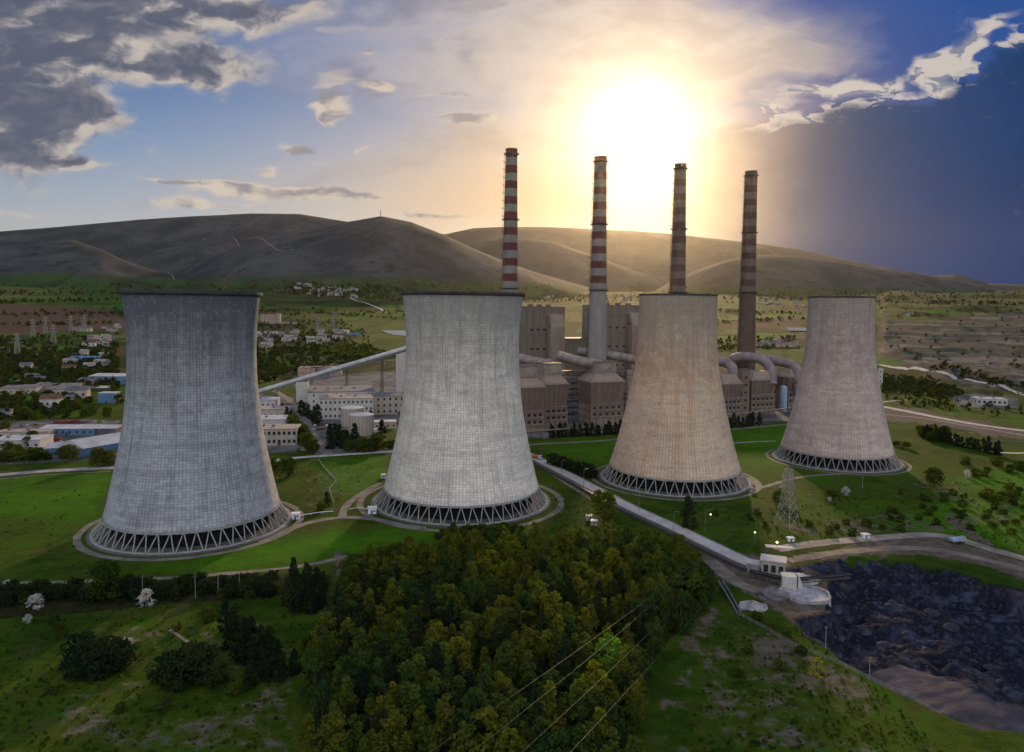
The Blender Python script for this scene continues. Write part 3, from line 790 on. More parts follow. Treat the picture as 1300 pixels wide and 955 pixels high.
def smokestack(px, ytop, dist, ybot, mr, mw, mc, label, r_top, r_bot, base_shift):
    """ytop: top in the photo; ybot: y of the last band's lower edge"""
    x = (px - 650) / F * dist
    top = CH + (horizon(px) - ytop) / F * dist
    zb = CH + (horizon(px) - ybot) / F * dist
    t = empty('smokestack', (x, dist, 0), 0, label, 'chimney', 'row of four tall striped smokestacks')
    n = 18; bh = (top - zb) / n
    def rad_at(z): return r_bot + (r_top - r_bot) * (z / top) ** 0.85
    MB().lathe([(rad_at(z), z) for z in np.linspace(0, zb, 14)], 40).build('shaft', mc, t, smooth=True)
    for k in range(n):
        z0 = zb + k * bh; z1 = z0 + bh
        red = (n - 1 - k) % 2 == 0
        pf = [(rad_at(z0) + .02, z0), (rad_at(z1) + .02, z1)]
        if k == n - 1: pf += [(rad_at(z1) + .35, z1 + .1), (rad_at(z1) + .35, z1 + 1.2), (rad_at(z1) - .8, z1 + 1.2), (rad_at(z1) - .8, z1 - 6)]
        b_ = MB().lathe(pf, 40).build('paint_band', mr if red else mw, t, smooth=(k != n - 1))
        b_['label'] = 'red painted band' if red else 'white painted band'
    for z, w_ in ((top - 4, 1.9), (zb + 9 * bh, 2.1), (zb + .5, 2.3)):
        r = rad_at(z)
        m_ = MB(); m_.lathe([(r + .05, z - .9), (r + w_, z), (r + w_, z + .25), (r + .05, z + .25)], 36)
        m_.lathe([(r + w_ - .1, z + 1.2), (r + w_, z + 1.3), (r + w_ - .1, z + 1.4), (r + w_ - .2, z + 1.3)], 36)
        for a in range(24):
            q = a / 24 * 2 * math.pi; m_.bar(((r + w_ - .1) * math.cos(q), (r + w_ - .1) * math.sin(q), z), ((r + w_ - .1) * math.cos(q), (r + w_ - .1) * math.sin(q), z + 1.3), .07, n=4)
        m_.build('platform', dark_steel, t)
    l = MB(); q = math.radians(186); c, s_ = math.cos(q), math.sin(q)
    zs = np.linspace(8, top - 2, 30)
    for e in (-.5, .5):
        l.tube([((rad_at(z) + .9) * c - e * s_, (rad_at(z) + .9) * s_ + e * c, z) for z in zs], .1, 4)
    l.tube([((rad_at(z) + 1.5) * c, (rad_at(z) + 1.5) * s_, z) for z in zs], .08, 4)
    l.build('ladder', dark_steel, t)
    for k in range(1, 32):
        z = top - 4 - k * bh
        if z < 12 or k in (9,): continue
        r = rad_at(z)
        m_ = MB()
        m_.box(r * 1.0, r + 2.2, -1.3, 1.3, z, z + .22); m_.bar((r + .1, 0, z - 1.6), (r + 1.9, 0, z), .12, n=4)
        m_.bar((r + 2.1, -1.2, z + 1.2), (r + 2.1, 1.2, z + 1.2), .07, n=4); m_.bar((r + 2.1, -1.2, z), (r + 2.1, -1.2, z + 1.2), .07, n=4); m_.bar((r + 2.1, 1.2, z), (r + 2.1, 1.2, z + 1.2), .07, n=4)
        m_.build('ladder_landing', dark_steel, t, rz=q)
    return t
smokestack(646.5, 193.5, 708, 367, stack_r, stack_w, stack_c, 'leftmost smokestack with red and white bands, rising behind the pale grey cooling tower', 5.7, 10.6, 0)
smokestack(758.5, 203, 742, 369, stack_r, stack_w, stack_c, 'red and white banded smokestack whose long pale shaft stands between the two boiler houses', 6.3, 11.3, 0)
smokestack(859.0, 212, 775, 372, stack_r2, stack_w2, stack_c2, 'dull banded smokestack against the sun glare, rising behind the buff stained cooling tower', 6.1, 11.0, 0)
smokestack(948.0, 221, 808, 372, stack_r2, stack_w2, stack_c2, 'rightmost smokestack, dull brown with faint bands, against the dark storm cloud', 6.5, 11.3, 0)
# ---------------------------------------------------------------- power plant buildings
PA = rad(21)                                    # the plant's rows run 21 degrees off the view
esp_wall = simple('brown_cladding', (0.185, 0.138, 0.108), 0.8, 0.3, 0.12, streak=True)
esp_light = simple('tan_cladding', (0.28, 0.215, 0.168), 0.8, 0.25, 0.12, streak=True)
boil_wall = simple('boiler_cladding', (0.190, 0.160, 0.125), 0.8, 0.25, 0.06, streak=True)
duct_mat = simple('duct_plate', (0.26, 0.215, 0.185), 0.6, 0.3, 0.15, metal=0.1)
duct_dark = simple('duct_plate_dusty', (0.155, 0.12, 0.11), 0.7, 0.3, 0.15)
glass = simple('dark_window', (0.030, 0.036, 0.045), 0.25, 0.3, 1.0)
white_wall = simple('white_render', (0.50, 0.48, 0.44), 0.9, 0.18, 0.25, streak=True)
cream_wall = simple('cream_render', (0.42, 0.37, 0.30), 0.9, 0.2, 0.25, streak=True)
pink_wall = simple('pinkish_render', (0.40, 0.28, 0.22), 0.9, 0.2, 0.25, streak=True)
grey_roof = simple('grey_bitumen_roof', (0.13, 0.13, 0.14), 0.9, 0.3, 0.15)
pale_roof = simple('pale_sheet_roof', (0.42, 0.41, 0.42), 0.6, 0.2, 0.12)
tan_roof = simple('tan_gravel_roof', (0.30, 0.25, 0.21), 0.9, 0.25, 0.2)
blue_wall = simple('blue_sheet_wall', (0.10, 0.20, 0.33), 0.6, 0.25, 0.2, streak=True)
red_roof = simple('red_tile_roof', (0.13, 0.062, 0.048), 0.85, 0.3, 0.3)
concrete_m = simple('weathered_concrete', (0.30, 0.28, 0.27), 0.9, 0.3, 0.15, streak=True)

def front_corner(px, py): return G(px, py)

def boiler_house(px, dist, width, depth, h, label, duct=True):
    x = (px - 650) / F * dist
    t = empty('boiler_house', (x, dist, 0), PA, label, 'industrial building', 'boiler houses behind the smokestacks')
    MB().box(0, width, 0, depth, 0, h).build('wall', boil_wall, t)
    MB().box(-.4, width + .4, -.4, depth + .4, h, h + 1.0).build('parapet', duct_dark, t)
    s = MB()
    for z in (h * .32, h * .52, h * .72, h * .9): s.box(-.25, width + .25, -.25, -.02, z, z + .5)
    for k in range(7): s.box(width * k / 6 - .2, width * k / 6 + .2, -.4, -.26, 0, h)
    s.build('cladding_rail', duct_dark, t)
    w_ = MB()
    for z in (h * .36, h * .56, h * .76):
        for k in range(5):
            q = width * (k + .5) / 6 + width / 24; w_.box(q - 1.8, q + 1.8, -.12, -.02, z, z + 2.4)
    w_.build('window_band', glass, t)
    if duct:
        d = MB(); a, b = width * .56, width * .93
        d.add([(a, -.1, h * .84), (b, -.1, h * .84), (b, -9, h * .80), (a, -9, h * .80), (a, -.1, h * .93), (b, -.1, h * .93), (b, -4, h * .925), (a, -4, h * .925), (b, -9, h * .80), (a, -9, h * .80)],
              [(0, 1, 2, 3)[::-1], (4, 7, 6, 5)[::-1], (7, 6, 2, 3)[::-1], (0, 3, 7, 4), (1, 5, 6, 2)])
        d.box(a, b, -9, -.1, h * .3, h * .80)
        d.build('flue_duct', esp_light, t)
    for k in range(3):
        MB().box(width * (.2 + .25 * k), width * (.2 + .25 * k) + 5, depth * .3, depth * .3 + 5, h + 1.003, h + 3.6).build('roof_vent', duct_dark, t)
    return t
boiler_house(669, 812, 47, 60, 112, 'left boiler house, tall brown block between the pale tower and the banded smokestack')
boiler_house(767, 860, 60, 60, 115, 'right boiler house, tall brown block partly hidden by the buff stained tower')
t = empty('turbine_hall', (8, 850, 0), PA, 'long low brown hall seen between the two boiler houses', 'industrial building')
MB().box(0, 128, 0, 36, 0, 73).build('wall', boil_wall, t); MB().box(-.5, 128.5, -.5, 36.5, 73, 74.2).build('roof', duct_dark, t)
MB().box(52, 60, -.2, -.02, 40, 66).build('panel', esp_light, t)

def precipitator(px, py, width, depth, label, off=(0, 0), rz=PA, cap=True, scale=1.0, H=(0, 21, 40, 49.5, 59.5), dy=0):
    p = G(px, py)
    t = empty('precipitator', (p.x + off[0], p.y + off[1], 0), rz, label, 'filter unit', 'dust precipitators in front of the smokestacks')
    z0, z1, z2, z3, z4 = [k * scale for k in H]
    W, Dp = width, depth
    # lower steel structure: floors, openings, columns
    MB().box(2.2, W - 2.2, 2.2, Dp - 2, 0, z1 - .6).build('base_wall', esp_light, t)
    fl = MB()
    for z in (z1 * .33, z1 * .63, z1 * .93): fl.box(1.4, W - 1.4, .6, Dp - 1, z, z + .7)
    fl.build('floor_slab', duct_mat, t)
    for k in range(6):
        q = 2.2 + (W - 4.4) * k / 5
        MB().box(q - .5, q + .5, 1.2, 2.1, 0, z1).build('column', esp_light, t)
    for k in range(5):
        for z in (z1 * .40, z1 * .70):
            q = 2.2 + (W - 4.4) * (k + .5) / 5
            MB().box(q - 1.5, q + 1.5, 2.05, 2.18, z, z + 2.6).build('opening', glass, t)
    # hopper widening upward, casing, roof funnel, cap
    MB().box(2.4, W - 2.4, 2.4, Dp - 2.4, z1, z2, top=(0, W, 0, Dp)).build('hopper', esp_wall, t)
    rl = MB()
    rl.box(-.3, W + .3, -.3, Dp + .3, z2, z2 + .9); rl.box(2.0, W - 2, 2.0, Dp - 2, z1 - .2, z1 + .4)
    for k in range(1, 6):
        q = W * k / 6; q0 = 2.4 + (W - 4.8) * k / 6
        rl.bar((q0, 2.2, z1 + .5), (q, -.2, z2), .16, n=4)
    rl.build('casing_rib', duct_dark, t)
    c0, c1 = W * .22, W * .78
    MB().box(0, W, 0, Dp, z2 + .9, z3, top=(c0, c1, Dp * .2, Dp * .8)).build('roof_funnel', esp_light, t)
    if cap:
        MB().box(c0 - .5, c1 + .5, Dp * .2 - .5, Dp * .8 + .5, z3, z4).build('cap', duct_mat, t)
        MB().box(c0 - 1, c1 + 1, Dp * .2 - 1, Dp * .8 + 1, z4, z4 + .7).build('cap_rim', esp_wall, t)
    h = MB()
    for z in (z2 + 1.0,):
        for (a, b) in (((-.5, -.5), (W + .5, -.5)), ((-.5, -.5), (-.5, Dp + .5))):
            h.bar((*a, z + 1.1), (*b, z + 1.1), .08, n=4)
            for k in range(13):
                q = k / 12; x_ = a[0] * (1 - q) + b[0] * q; y_ = a[1] * (1 - q) + b[1] * q; h.bar((x_, y_, z), (x_, y_, z + 1.1), .06, n=4)
    h.build('railing', dark_steel, t)
    return t
precipitator(684, 545, 31, 26, 'brown dust precipitator with square cap, right beside the vertical flue')
precipitator(749, 540, 38, 30, 'brown dust precipitator nearest the buff stained tower, wider than its left neighbour')
precipitator(651, 552, 32, 26, 'brown dust precipitator half hidden behind the pale grey tower')

def duct(label, pts, r, mt=duct_mat, group=None, rings=True):
    t = empty('flue_duct', pts[0], 0, label, 'duct', group)
    o = Vector(pts[0]); P = [Vector(p) - o for p in pts]
    # round the corners
    Q = [P[0]]
    for i in range(1, len(P) - 1):
        a, b, c = P[i - 1], P[i], P[i + 1]
        la = min((b - a).length * .45, r * 2.4); lc = min((c - b).length * .45, r * 2.4)
        s = b + (a - b).normalized() * la; e = b + (c - b).normalized() * lc
        for k in range(7):
            q = k / 6; Q.append(s * (1 - q) ** 2 + b * 2 * q * (1 - q) + e * q * q)
    Q.append(P[-1])
    MB().tube(Q, r, 20).build('pipe', mt, t, smooth=False)
    rg = MB()
    tot = 0
    for i in range(len(Q) - 1):
        L = (Q[i + 1] - Q[i]).length
        if L < 6: continue
        n = int(L / 6.5)
        for k in range(1, n + 1):
            q = Q[i].lerp(Q[i + 1], k / (n + 1)); d = (Q[i + 1] - Q[i]).normalized() * .35
            rg.bar(q - d, q + d, r + .3, n=20)
    if rg.v: rg.build('flange', duct_dark, t)
    return t
def W3(px, py, dist):
    r = ray(px, py); k = dist / r[1]; return (r[0] * k, dist, CH + r[2] * k)
GD = 'flue ducts between precipitators and smokestacks'
duct('flue duct ending behind the pale grey tower, left of the other ducts', [W3(640, 450, 700), W3(664, 456, 690), W3(699, 463, 676)], 4.6, group=GD)
duct('thick pale flue duct running down right to the wide precipitator', [W3(709, 452, 706), W3(735, 459, 694), W3(764, 463, 690)], 4.9, group=GD)
duct('flue duct behind the banded smokestack shaft, reaching to the buff tower', [W3(735, 446, 762), W3(770, 450, 745), W3(812, 458, 730)], 4.6, group=GD)
duct('slim upright flue with rounded top beside the left precipitator', [W3(681.5, 548, 648)[:2] + (0,), W3(681.5, 520, 648)[:2] + (30,), W3(681.5, 474, 648)], 3.1, esp_light, group=GD)
duct('slim upright flue beside the buff stained tower', [W3(800, 548, 690)[:2] + (0,), W3(800, 520, 690)[:2] + (30,), W3(800, 470, 690)], 3.6, esp_light, group=GD)
DD = duct_dark; DM = simple('duct_plate_mauve', (0.235, 0.19, 0.19), 0.6, 0.3, 0.15, metal=0.1)
duct('curved duct bending down just right of the buff stained tower', [W3(890, 458, 790), W3(920, 459, 782), W3(931, 466, 770), W3(932, 492, 762)], 5.4, DM, group=GD)
duct('big arched duct wrapping past the dull brown smokestack', [W3(925, 462, 800), W3(936, 452, 785), W3(968, 455, 775), W3(979, 468, 770), W3(980, 488, 765)], 5.4, DM, group=GD)
duct('curved duct bending down beside the rosy grey tower', [W3(968, 456, 830), W3(1000, 461, 812), W3(1013, 468, 800), W3(1014, 498, 792)], 5.4, DM, group=GD)
precipitator(913, 531, 30, 26, 'brown precipitator just right of the buff stained tower', cap=False, H=(0, 21, 34, 44, 44))
precipitator(953, 527, 34, 28, 'brown precipitator beneath the big arched duct', cap=False, H=(0, 22, 36, 46, 46))
precipitator(1000, 521, 34, 28, 'brown precipitator partly hidden by the rosy grey tower', cap=False, H=(0, 22, 36, 46, 46))
p = G(946, 529)
t = empty('lift_tower', p, PA, 'dark brown square tower between two precipitators right of the buff tower', 'tower')
MB().box(-5, 4.5, 0, 8, 0, 49).build('wall', esp_wall, t); MB().box(-5.4, 4.9, -.4, 8.4, 49, 50).build('roof', duct_dark, t)
for k in range(5): MB().box(-1.6, 1.2, -.12, -.02, 8 + k * 8, 10.5 + k * 8).build('window', glass, t)
p = G(994, 522)
t = empty('storage_tank', p, 0, 'slender light blue upright tank beside the rosy grey tower', 'tank')
MB().lathe([(4.0, 0), (4.0, 26), (2.4, 28.2), (.05, 29)], 24).build('shell', simple('light_blue_tank', (0.25, 0.36, 0.50), .5, .2, .2, streak=True), t, smooth=True)
rg = MB()
for z in (5, 10, 15, 20, 25): rg.lathe([(4.0, z - .2), (4.35, z), (4.0, z + .2)], 24)
rg.build('hoop', steel, t)
MB().lathe([(.5, 28.6), (.5, 36)], 8).build('vent_pipe', steel, t)
# pipe bridges and steelwork in front of the precipitators
def rack(a, b, z, label, name='pipe_rack'):
    A = G(*a); B = G(*b); t = empty(name, (A.x, A.y, 0), 0, label, 'pipe bridge')
    d = Vector((B.x - A.x, B.y - A.y, 0)); L = d.length; u_ = d / L; nn = Vector((-u_.y, u_.x, 0))
    m_ = MB()
    n = max(2, int(L / 9))
    for k in range(n + 1):
        q = u_ * (L * k / n)
        for s in (-1.3, 1.3): m_.bar(q + nn * s, q + nn * s + Vector((0, 0, z)), .22, n=4)
    m_.build('post', dark_steel, t)
    g = MB()
    for s in (-1.3, 1.3): g.bar(nn * s + Vector((0, 0, z)), u_ * L + nn * s + Vector((0, 0, z)), .28, n=4)
    for k in range(n * 2): g.bar(u_ * (L * k / n / 2) + nn * (-1.3) + Vector((0, 0, z)), u_ * (L * (k + 1) / n / 2) + nn * 1.3 + Vector((0, 0, z)), .12, n=4)
    g.build('girder', dark_steel, t)
    for i, s in enumerate((-.8, 0, .8)): MB().bar(nn * s + Vector((0, 0, z + .6)), u_ * L + nn * s + Vector((0, 0, z + .6)), .33, n=8).build('pipe', duct_mat, t)
    return t
rack((662, 560), (800, 548), 7, 'low pipe bridge running along the foot of the left precipitators')
rack((925, 538), (1010, 527), 8, 'low pipe bridge running along the foot of the right precipitators')
rack((395, 478), (505, 466), 14, 'steel pipe bridge on posts behind the office building')

def framework(px, py, dist, W, Dp, H, label, seed):
    r_ = random.Random(seed); x = (px - 650) / F * dist
    t = empty('steel_framework', (x, dist, 0), PA, label, 'steel structure')
    m_ = MB(); nx = int(W / 6); nz = int(H / 6)
    for i in range(nx + 1):
        for y in (0, Dp): m_.bar((W * i / nx, y, 0), (W * i / nx, y, H), .3, n=4)
    for k in range(1, nz + 1):
        z = H * k / nz
        for y in (0, Dp): m_.bar((0, y, z), (W, y, z), .24, n=4)
        for i in range(nx):
            if r_.random() < .5: m_.bar((W * i / nx, 0, z - H / nz), (W * (i + 1) / nx, 0, z), .16, n=4)
    m_.build('frame', dark_steel, t)
    for k in range(1, nz + 1): MB().box(.4, W - .4, .4, Dp - .4, H * k / nz - .16, H * k / nz - .02).build('deck', duct_dark, t)
    for k in range(14):
        i = r_.randrange(nx); z = H * r_.randrange(nz) / nz; w_ = r_.uniform(1.6, 4.4); x_ = W * i / nx + .6
        MB().box(x_, x_ + w_, 1, 1 + r_.uniform(2, 4), z + .05, z + r_.uniform(1.6, 4.2)).build('machine_box', r_.choice([duct_mat, esp_light, esp_wall, steel]), t)
    for k in range(6):
        z = H * r_.random(); MB().bar((0, -.7, z), (W, -.7, z), r_.uniform(.3, .7), n=8).build('pipe', r_.choice([duct_mat, steel]), t)
    return t
framework(715, 0, 735, 36, 12, 46, 'dark steel framework crowded with pipes between the two left precipitators', 1)
framework(664, 0, 722, 40, 10, 42, 'dark steel framework behind the half hidden precipitator', 2)
framework(915, 0, 800, 66, 12, 36, 'dark steel framework with decks under the arched duct', 3)
framework(770, 0, 760, 30, 12, 44, 'dark steel framework behind the widest precipitator', 4)

# ---------------------------------------------------------------- inclined coal conveyor
a = Vector(W3(306, 506.5, 812)); b = Vector(W3(575, 427.5, 812))
t = empty('conveyor_gallery', (a.x, a.y, 0), 0, 'long sloping conveyor gallery climbing from behind the nearest tower to the pale tower', 'conveyor')
d = (b - a); L = d.length; ux = d.normalized()
def cg(s, y, z): q = Vector((0, 0, a.z)) + ux * s; return (q.x, y, q.z + z)
g = MB(); g.add([cg(0, -2.6, -1.4), cg(0, 2.6, -1.4), cg(0, 2.6, 1.8), cg(0, -2.6, 1.8), cg(L, -2.6, -1.4), cg(L, 2.6, -1.4), cg(L, 2.6, 1.8), cg(L, -2.6, 1.8)], [(0, 1, 2, 3), (4, 7, 6, 5), (0, 4, 5, 1), (0, 3, 7, 4), (1, 5, 6, 2)])
g.build('casing', simple('gallery_side', (.14, .14, .14), .8, .3, .2), t)
g = MB(); g.tube([cg(0, 0, 2.3), cg(L, 0, 2.3)], 2.9, 10); g.build('cover', simple('gallery_roof', (.46, .45, .43), .6, .2, .1), t)
for k in range(1, 6):
    s = L * k / 6; q = cg(s, 0, -1.4)
    m_ = MB()
    for sy in (-2.4, 2.4):
        m_.bar((q[0] - 1.4, sy * 1.5, -1), (q[0] - .6, sy, q[2]), .22, n=4); m_.bar((q[0] + 1.4, sy * 1.5, -1), (q[0] + .6, sy, q[2]), .22, n=4)
        n = max(1, int(q[2] / 6))
        for j in range(n): m_.bar((q[0] - 1, sy * 1.2, q[2] * j / n), (q[0] + 1, sy * 1.2, q[2] * (j + 1) / n), .12, n=4)
    m_.build('trestle', dark_steel, t)
p = Vector(W3(507, 478, 870)); 
t = empty('transfer_tower', (p.x - 4, 868, 0), 0, 'pale sheet clad transfer tower at the left edge of the pale grey tower', 'tower')
MB().box(0, 40, 0, 20, 0, 56).build('wall', white_wall, t); MB().box(-.3, 40.3, -.3, 20.3, 56, 56.8).build('roof', grey_roof, t)

# ---------------------------------------------------------------- offices, stores, sheds
_winc = {}
def building(name, label, cat, px, py, rz, W, Dp, H, wall, roof, rows=0, cols=0, side=0, kind='flat', ww=1.6, wh=1.8, door=True, group=None, roofh=3.0, name_roof='roof'):
    p = G(px, py); t = empty(name, (p.x, p.y, p.z - .1), rad(rz), label, cat, group)
    MB().box(0, W, 0, Dp, -1, H).build('wall', wall, t)
    if kind == 'flat':
        MB().box(-.35, W + .35, -.35, Dp + .35, H, H + .55).build('roof', roof, t)
        if W > 18:
            for k in range(max(1, int(W / 16))):
                MB().box(6 + 14 * k, 8.6 + 14 * k, Dp * .45, Dp * .45 + 2.4, H + .553, H + 2.0).build('roof_vent', steel, t)
    elif kind == 'gable':      # ridge along x
        r = MB(); e = .6; h2 = roofh
        r.add([(-e, -e, H), (W + e, -e, H), (W + e, Dp + e, H), (-e, Dp + e, H), (-e, Dp / 2, H + h2), (W + e, Dp / 2, H + h2)], [(0, 1, 5, 4), (2, 3, 4, 5), (0, 4, 3), (1, 2, 5), (3, 2, 1, 0)])
        r.build('roof', roof, t)
    elif kind == 'mono':
        r = MB(); e = .4; r.add([(-e, -e, H), (W + e, -e, H), (W + e, Dp + e, H), (-e, Dp + e, H), (-e, -e, H + .3), (W + e, -e, H + .3), (W + e, Dp + e, H + roofh), (-e, Dp + e, H + roofh)],
              [(0, 3, 2, 1), (4, 5, 6, 7), (0, 1, 5, 4), (1, 2, 6, 5), (2, 3, 7, 6), (3, 0, 4, 7)]); r.build('roof', roof, t)
    key = (ww, wh)
    if key not in _winc:
        m_ = MB(); m_.box(-ww / 2, ww / 2, -.08, .0, 0, wh); _winc[key] = m_
    first = None
    def win(x, y, z, r=0):
        nonlocal first
        if first is None: first = _winc[key].build('window', glass, t); o = first
        else: o = bpy.data.objects.new('window', first.data); COL.objects.link(o); o.parent = t
        o.location = (x, y, z); o.rotation_euler = (0, 0, r)
    for i in range(rows):
        z = H * (i + .32) / rows
        for j in range(cols):
            win(W * (j + .5) / cols, -.01, z)
        for j in range(side):
            win(-.01, Dp * (j + .5) / side, z, -math.pi / 2); 
    if door:
        MB().box(W * .5 - 1.2, W * .5 + 1.2, -.14, -.02, -.1, 2.6).build('door', dark_steel, t)
    return t
O = 'office building'
building('office_building', 'white three storey office block with flat pale roof left of the pale tower', O, 405, 533, 15, 52, 34, 20, white_wall, tan_roof, 3, 12, 5, ww=1.7, wh=2.4)
building('office_building', 'cream three storey wing joined to the right end of the white office', O, 469, 527, 15, 60, 30, 19, cream_wall, grey_roof, 3, 10, 0, ww=2.0, wh=2.6)
building('workshop_hall', 'long hall with dark flat roof behind the white office', 'hall', 391, 521, 15, 70, 60, 19, white_wall, grey_roof, 3, 6, 8, ww=1.7, wh=2.4)
building('switch_house', 'blank pale upright building at the lower end of the conveyor', 'building', 376, 511, 12, 13, 14, 24, white_wall, grey_roof)
building('canteen_building', 'pinkish low building with dark roof beyond the conveyor gallery', 'building', 378, 478, 8, 26, 30, 13, pink_wall, grey_roof, 1, 5)
building('canteen_building', 'pinkish building with pale flat roof just right of the dark roofed one', 'building', 400, 477, 8, 40, 24, 13, pink_wall, tan_roof, 2, 8)
def silo(px, py, R, H, label):
    p = G(px, py); t = empty('storage_silo', p, 0, label, 'silo', 'pair of squat beige silos')
    MB().lathe([(R, -.5), (R, H)], 40).build('wall', cream_wall, t)
    MB().lathe([(R + .4, H), (R + .4, H + .8), (.1, H + 1.6)], 40).build('roof', pale_roof, t)
    rb_ = MB()
    for k in range(20):
        q = k / 20 * 2 * math.pi; rb_.bar(((R + .12) * math.cos(q), (R + .12) * math.sin(q), 0), ((R + .12) * math.cos(q), (R + .12) * math.sin(q), H), .22, n=4)
    rb_.build('pilaster', concrete_m, t)
silo(447, 540, 10.3, 16, 'squat beige silo farther from the camera, left of its twin')
silo(459, 551, 10.3, 16.5, 'squat beige silo nearest the camera beside the dark firs')
building('annexe', 'small grey shed right of the squat silos', 'shed', 475, 545, 15, 20, 12, 6, cream_wall, pale_roof, 1, 4, 2)
building('annexe', 'tiny white hut right of the squat silos', 'hut', 474, 552, 15, 7, 6, 4, white_wall, pale_roof)
# stepped workshops right of the nearest tower
building('workshop', 'tan roofed workshop at the front of the stepped row beside the nearest tower', 'workshop', 332, 566, 8, 27, 22, 13, cream_wall, tan_roof, 2, 7, 0, ww=2.2, wh=2.6)
building('workshop', 'second pale workshop of the stepped row beside the nearest tower', 'workshop', 324, 546, 8, 30, 26, 9, white_wall, pale_roof, 1, 6)
building('workshop', 'third workshop of the stepped row, its front open and shaded', 'workshop', 316, 532, 8, 36, 24, 9, cream_wall, tan_roof, 1, 6)
building('workshop', 'rearmost pale workshop of the stepped row beside the nearest tower', 'workshop', 318, 518, 8, 26, 26, 8, white_wall, pale_roof, 1, 5)
# industrial yard at the left
building('warehouse', 'big pale gabled warehouse with blue base, touching the left edge of the nearest tower', 'warehouse', 106, 580, 62, 70, 30, 6, blue_wall, pale_roof, 0, 0, kind='gable', roofh=5)
building('warehouse', 'long blue walled shed with pale roof behind the scrap yard', 'warehouse', 49, 553, 6, 44, 14, 5.5, blue_wall, pale_roof, 1, 8, kind='mono', roofh=1.5)
building('warehouse', 'open fronted pale roofed shed between the blue shed and the gabled warehouse', 'warehouse', 80, 552, 6, 42, 12, 5.0, grey_roof, pale_roof, 0, 0, kind='mono', roofh=1.5)
building('garage', 'small blue gabled garage with bright lamp in the yard', 'garage', 57, 579, 20, 14, 20, 5.5, blue_wall, pale_roof, 0, 0, kind='gable', roofh=2.4)
building('warehouse', 'white flat roofed workshop cut by the left edge of the photo', 'warehouse', -12, 571, 10, 34, 22, 6.5, white_wall, pale_roof, 1, 6)
building('warehouse', 'grey flat roofed store behind the white workshop at the left edge', 'warehouse', -6, 557, 8, 40, 14, 5, cream_wall, tan_roof, 1, 5)
building('warehouse', 'blue hall with white roof, farthest left of the nearest tower', 'warehouse', 112, 488, 4, 60, 26, 11, blue_wall, pale_roof, 1, 8, kind='mono', roofh=2)
building('warehouse', 'small blue cube like hall with white roof edge left of the nearest tower', 'warehouse', 124, 512, 4, 18, 14, 11, blue_wall, pale_roof)
building('storage_canopy', 'curved cream canopy in front of the farthest blue hall', 'canopy', 113, 496, 4, 24, 10, 3.5, dark_steel, simple('cream_sheet', (.5, .43, .34), .6, .2, .2), door=False, kind='gable', roofh=2.4)
for k, (x_, y_) in enumerate([(8, 501), (30, 500), (50, 497), (68, 502), (80, 498)]):
    building('terrace_block', ['grey roofed block at the far left among dark trees', 'second grey roofed block from the left among dark trees', 'middle grey roofed block among the dark trees', 'fourth grey roofed block, beside a yellowish tree', 'grey roofed block nearest the small red roof'][k], 'block', x_ - 10, y_, 12, 22, 24, 7, cream_wall, grey_roof, 1, 4, kind='mono', roofh=2)
building('cottage', 'small red roofed cottage at the end of the grey blocks', 'cottage', 92, 494, 5, 14, 10, 5, pink_wall, red_roof, 1, 3, kind='gable')
building('apartment_block', 'tall grey apartment slab on the plain right of the nearest tower', 'apartment block', 331, 411, 4, 46, 14, 30, pink_wall, grey_roof, 6, 10, ww=1.8, wh=1.8)
building('apartment_block', 'narrow grey apartment slab adjoining the taller one', 'apartment block', 349, 411, 4, 16, 14, 32, cream_wall, grey_roof, 6, 3, ww=1.8, wh=1.8)
building('farm_building', 'white flat block on the plain above the conveyor', 'farm building', 431, 424, 6, 24, 20, 11, white_wall, pale_roof, 2, 3, 2)
building('farm_building', 'long low blue grey shed right of the white block on the plain', 'farm building', 442, 426, 6, 34, 14, 6, blue_wall, grey_roof)
building('farm_building', 'long white low shed just right of the apartment slabs', 'farm building', 322, 424, 4, 60, 14, 6, white_wall, pale_roof)
building('farm_building', 'white roofed barn at the upper left of the green bushes', 'farm building', 388, 431, 4, 20, 12, 7, white_wall, pale_roof)
building('farm_building', 'low tan roofed shed strip on the plain near the apartment slabs', 'farm building', 352, 411, 4, 60, 12, 5, pink_wall, tan_roof)
building('farm_building', 'pale barn below the white block on the plain', 'farm building', 366, 433, 4, 20, 12, 6, white_wall, pale_roof)
building('distribution_hall', 'long white hall on the plain left of the rosy grey tower', 'hall', 1001, 420, -3, 60, 26, 8, white_wall, pale_roof, 0, 0)
building('farm_building', 'blue roofed shed group far left on the plain', 'farm building', 85, 459, 12, 50, 20, 6, blue_wall, simple('blue_sheet_roof', (.12, .2, .34), .6, .2, .1), kind='gable', roofh=3)
building('farm_building', 'small white block right of the blue roofed shed far left', 'farm building', 124, 453, 6, 16, 10, 7, white_wall, pale_roof, 2, 3)
building('pump_house', 'white flat roofed pump house on a paved lot at the far right', 'pump house', 1240, 514, -12, 33, 18, 7.5, white_wall, pale_roof, 1, 6, 2, ww=2.6, wh=3.0)
building('shed_store', 'mauve roofed shed beyond the arched duct', 'shed', 985, 441, -4, 50, 30, 8, pink_wall, simple('mauve_roof', (.22, .14, .14), .8, .25, .1), kind='gable', roofh=4)
p = G(1117.5, 489)
t = empty('billboard_tower', p, 0, 'narrow white panel standing at the right edge of the rosy grey tower', 'tower')
MB().box(-3, 3.6, 0, 3, 0, 26).build('wall', white_wall, t); MB().box(-3.3, 3.9, -.3, 3.3, 26, 26.6).build('roof', grey_roof, t)
for k in range(3): MB().box(-.8, 1.0, -.1, -.02, 5 + 7 * k, 7 + 7 * k).build('window', glass, t)

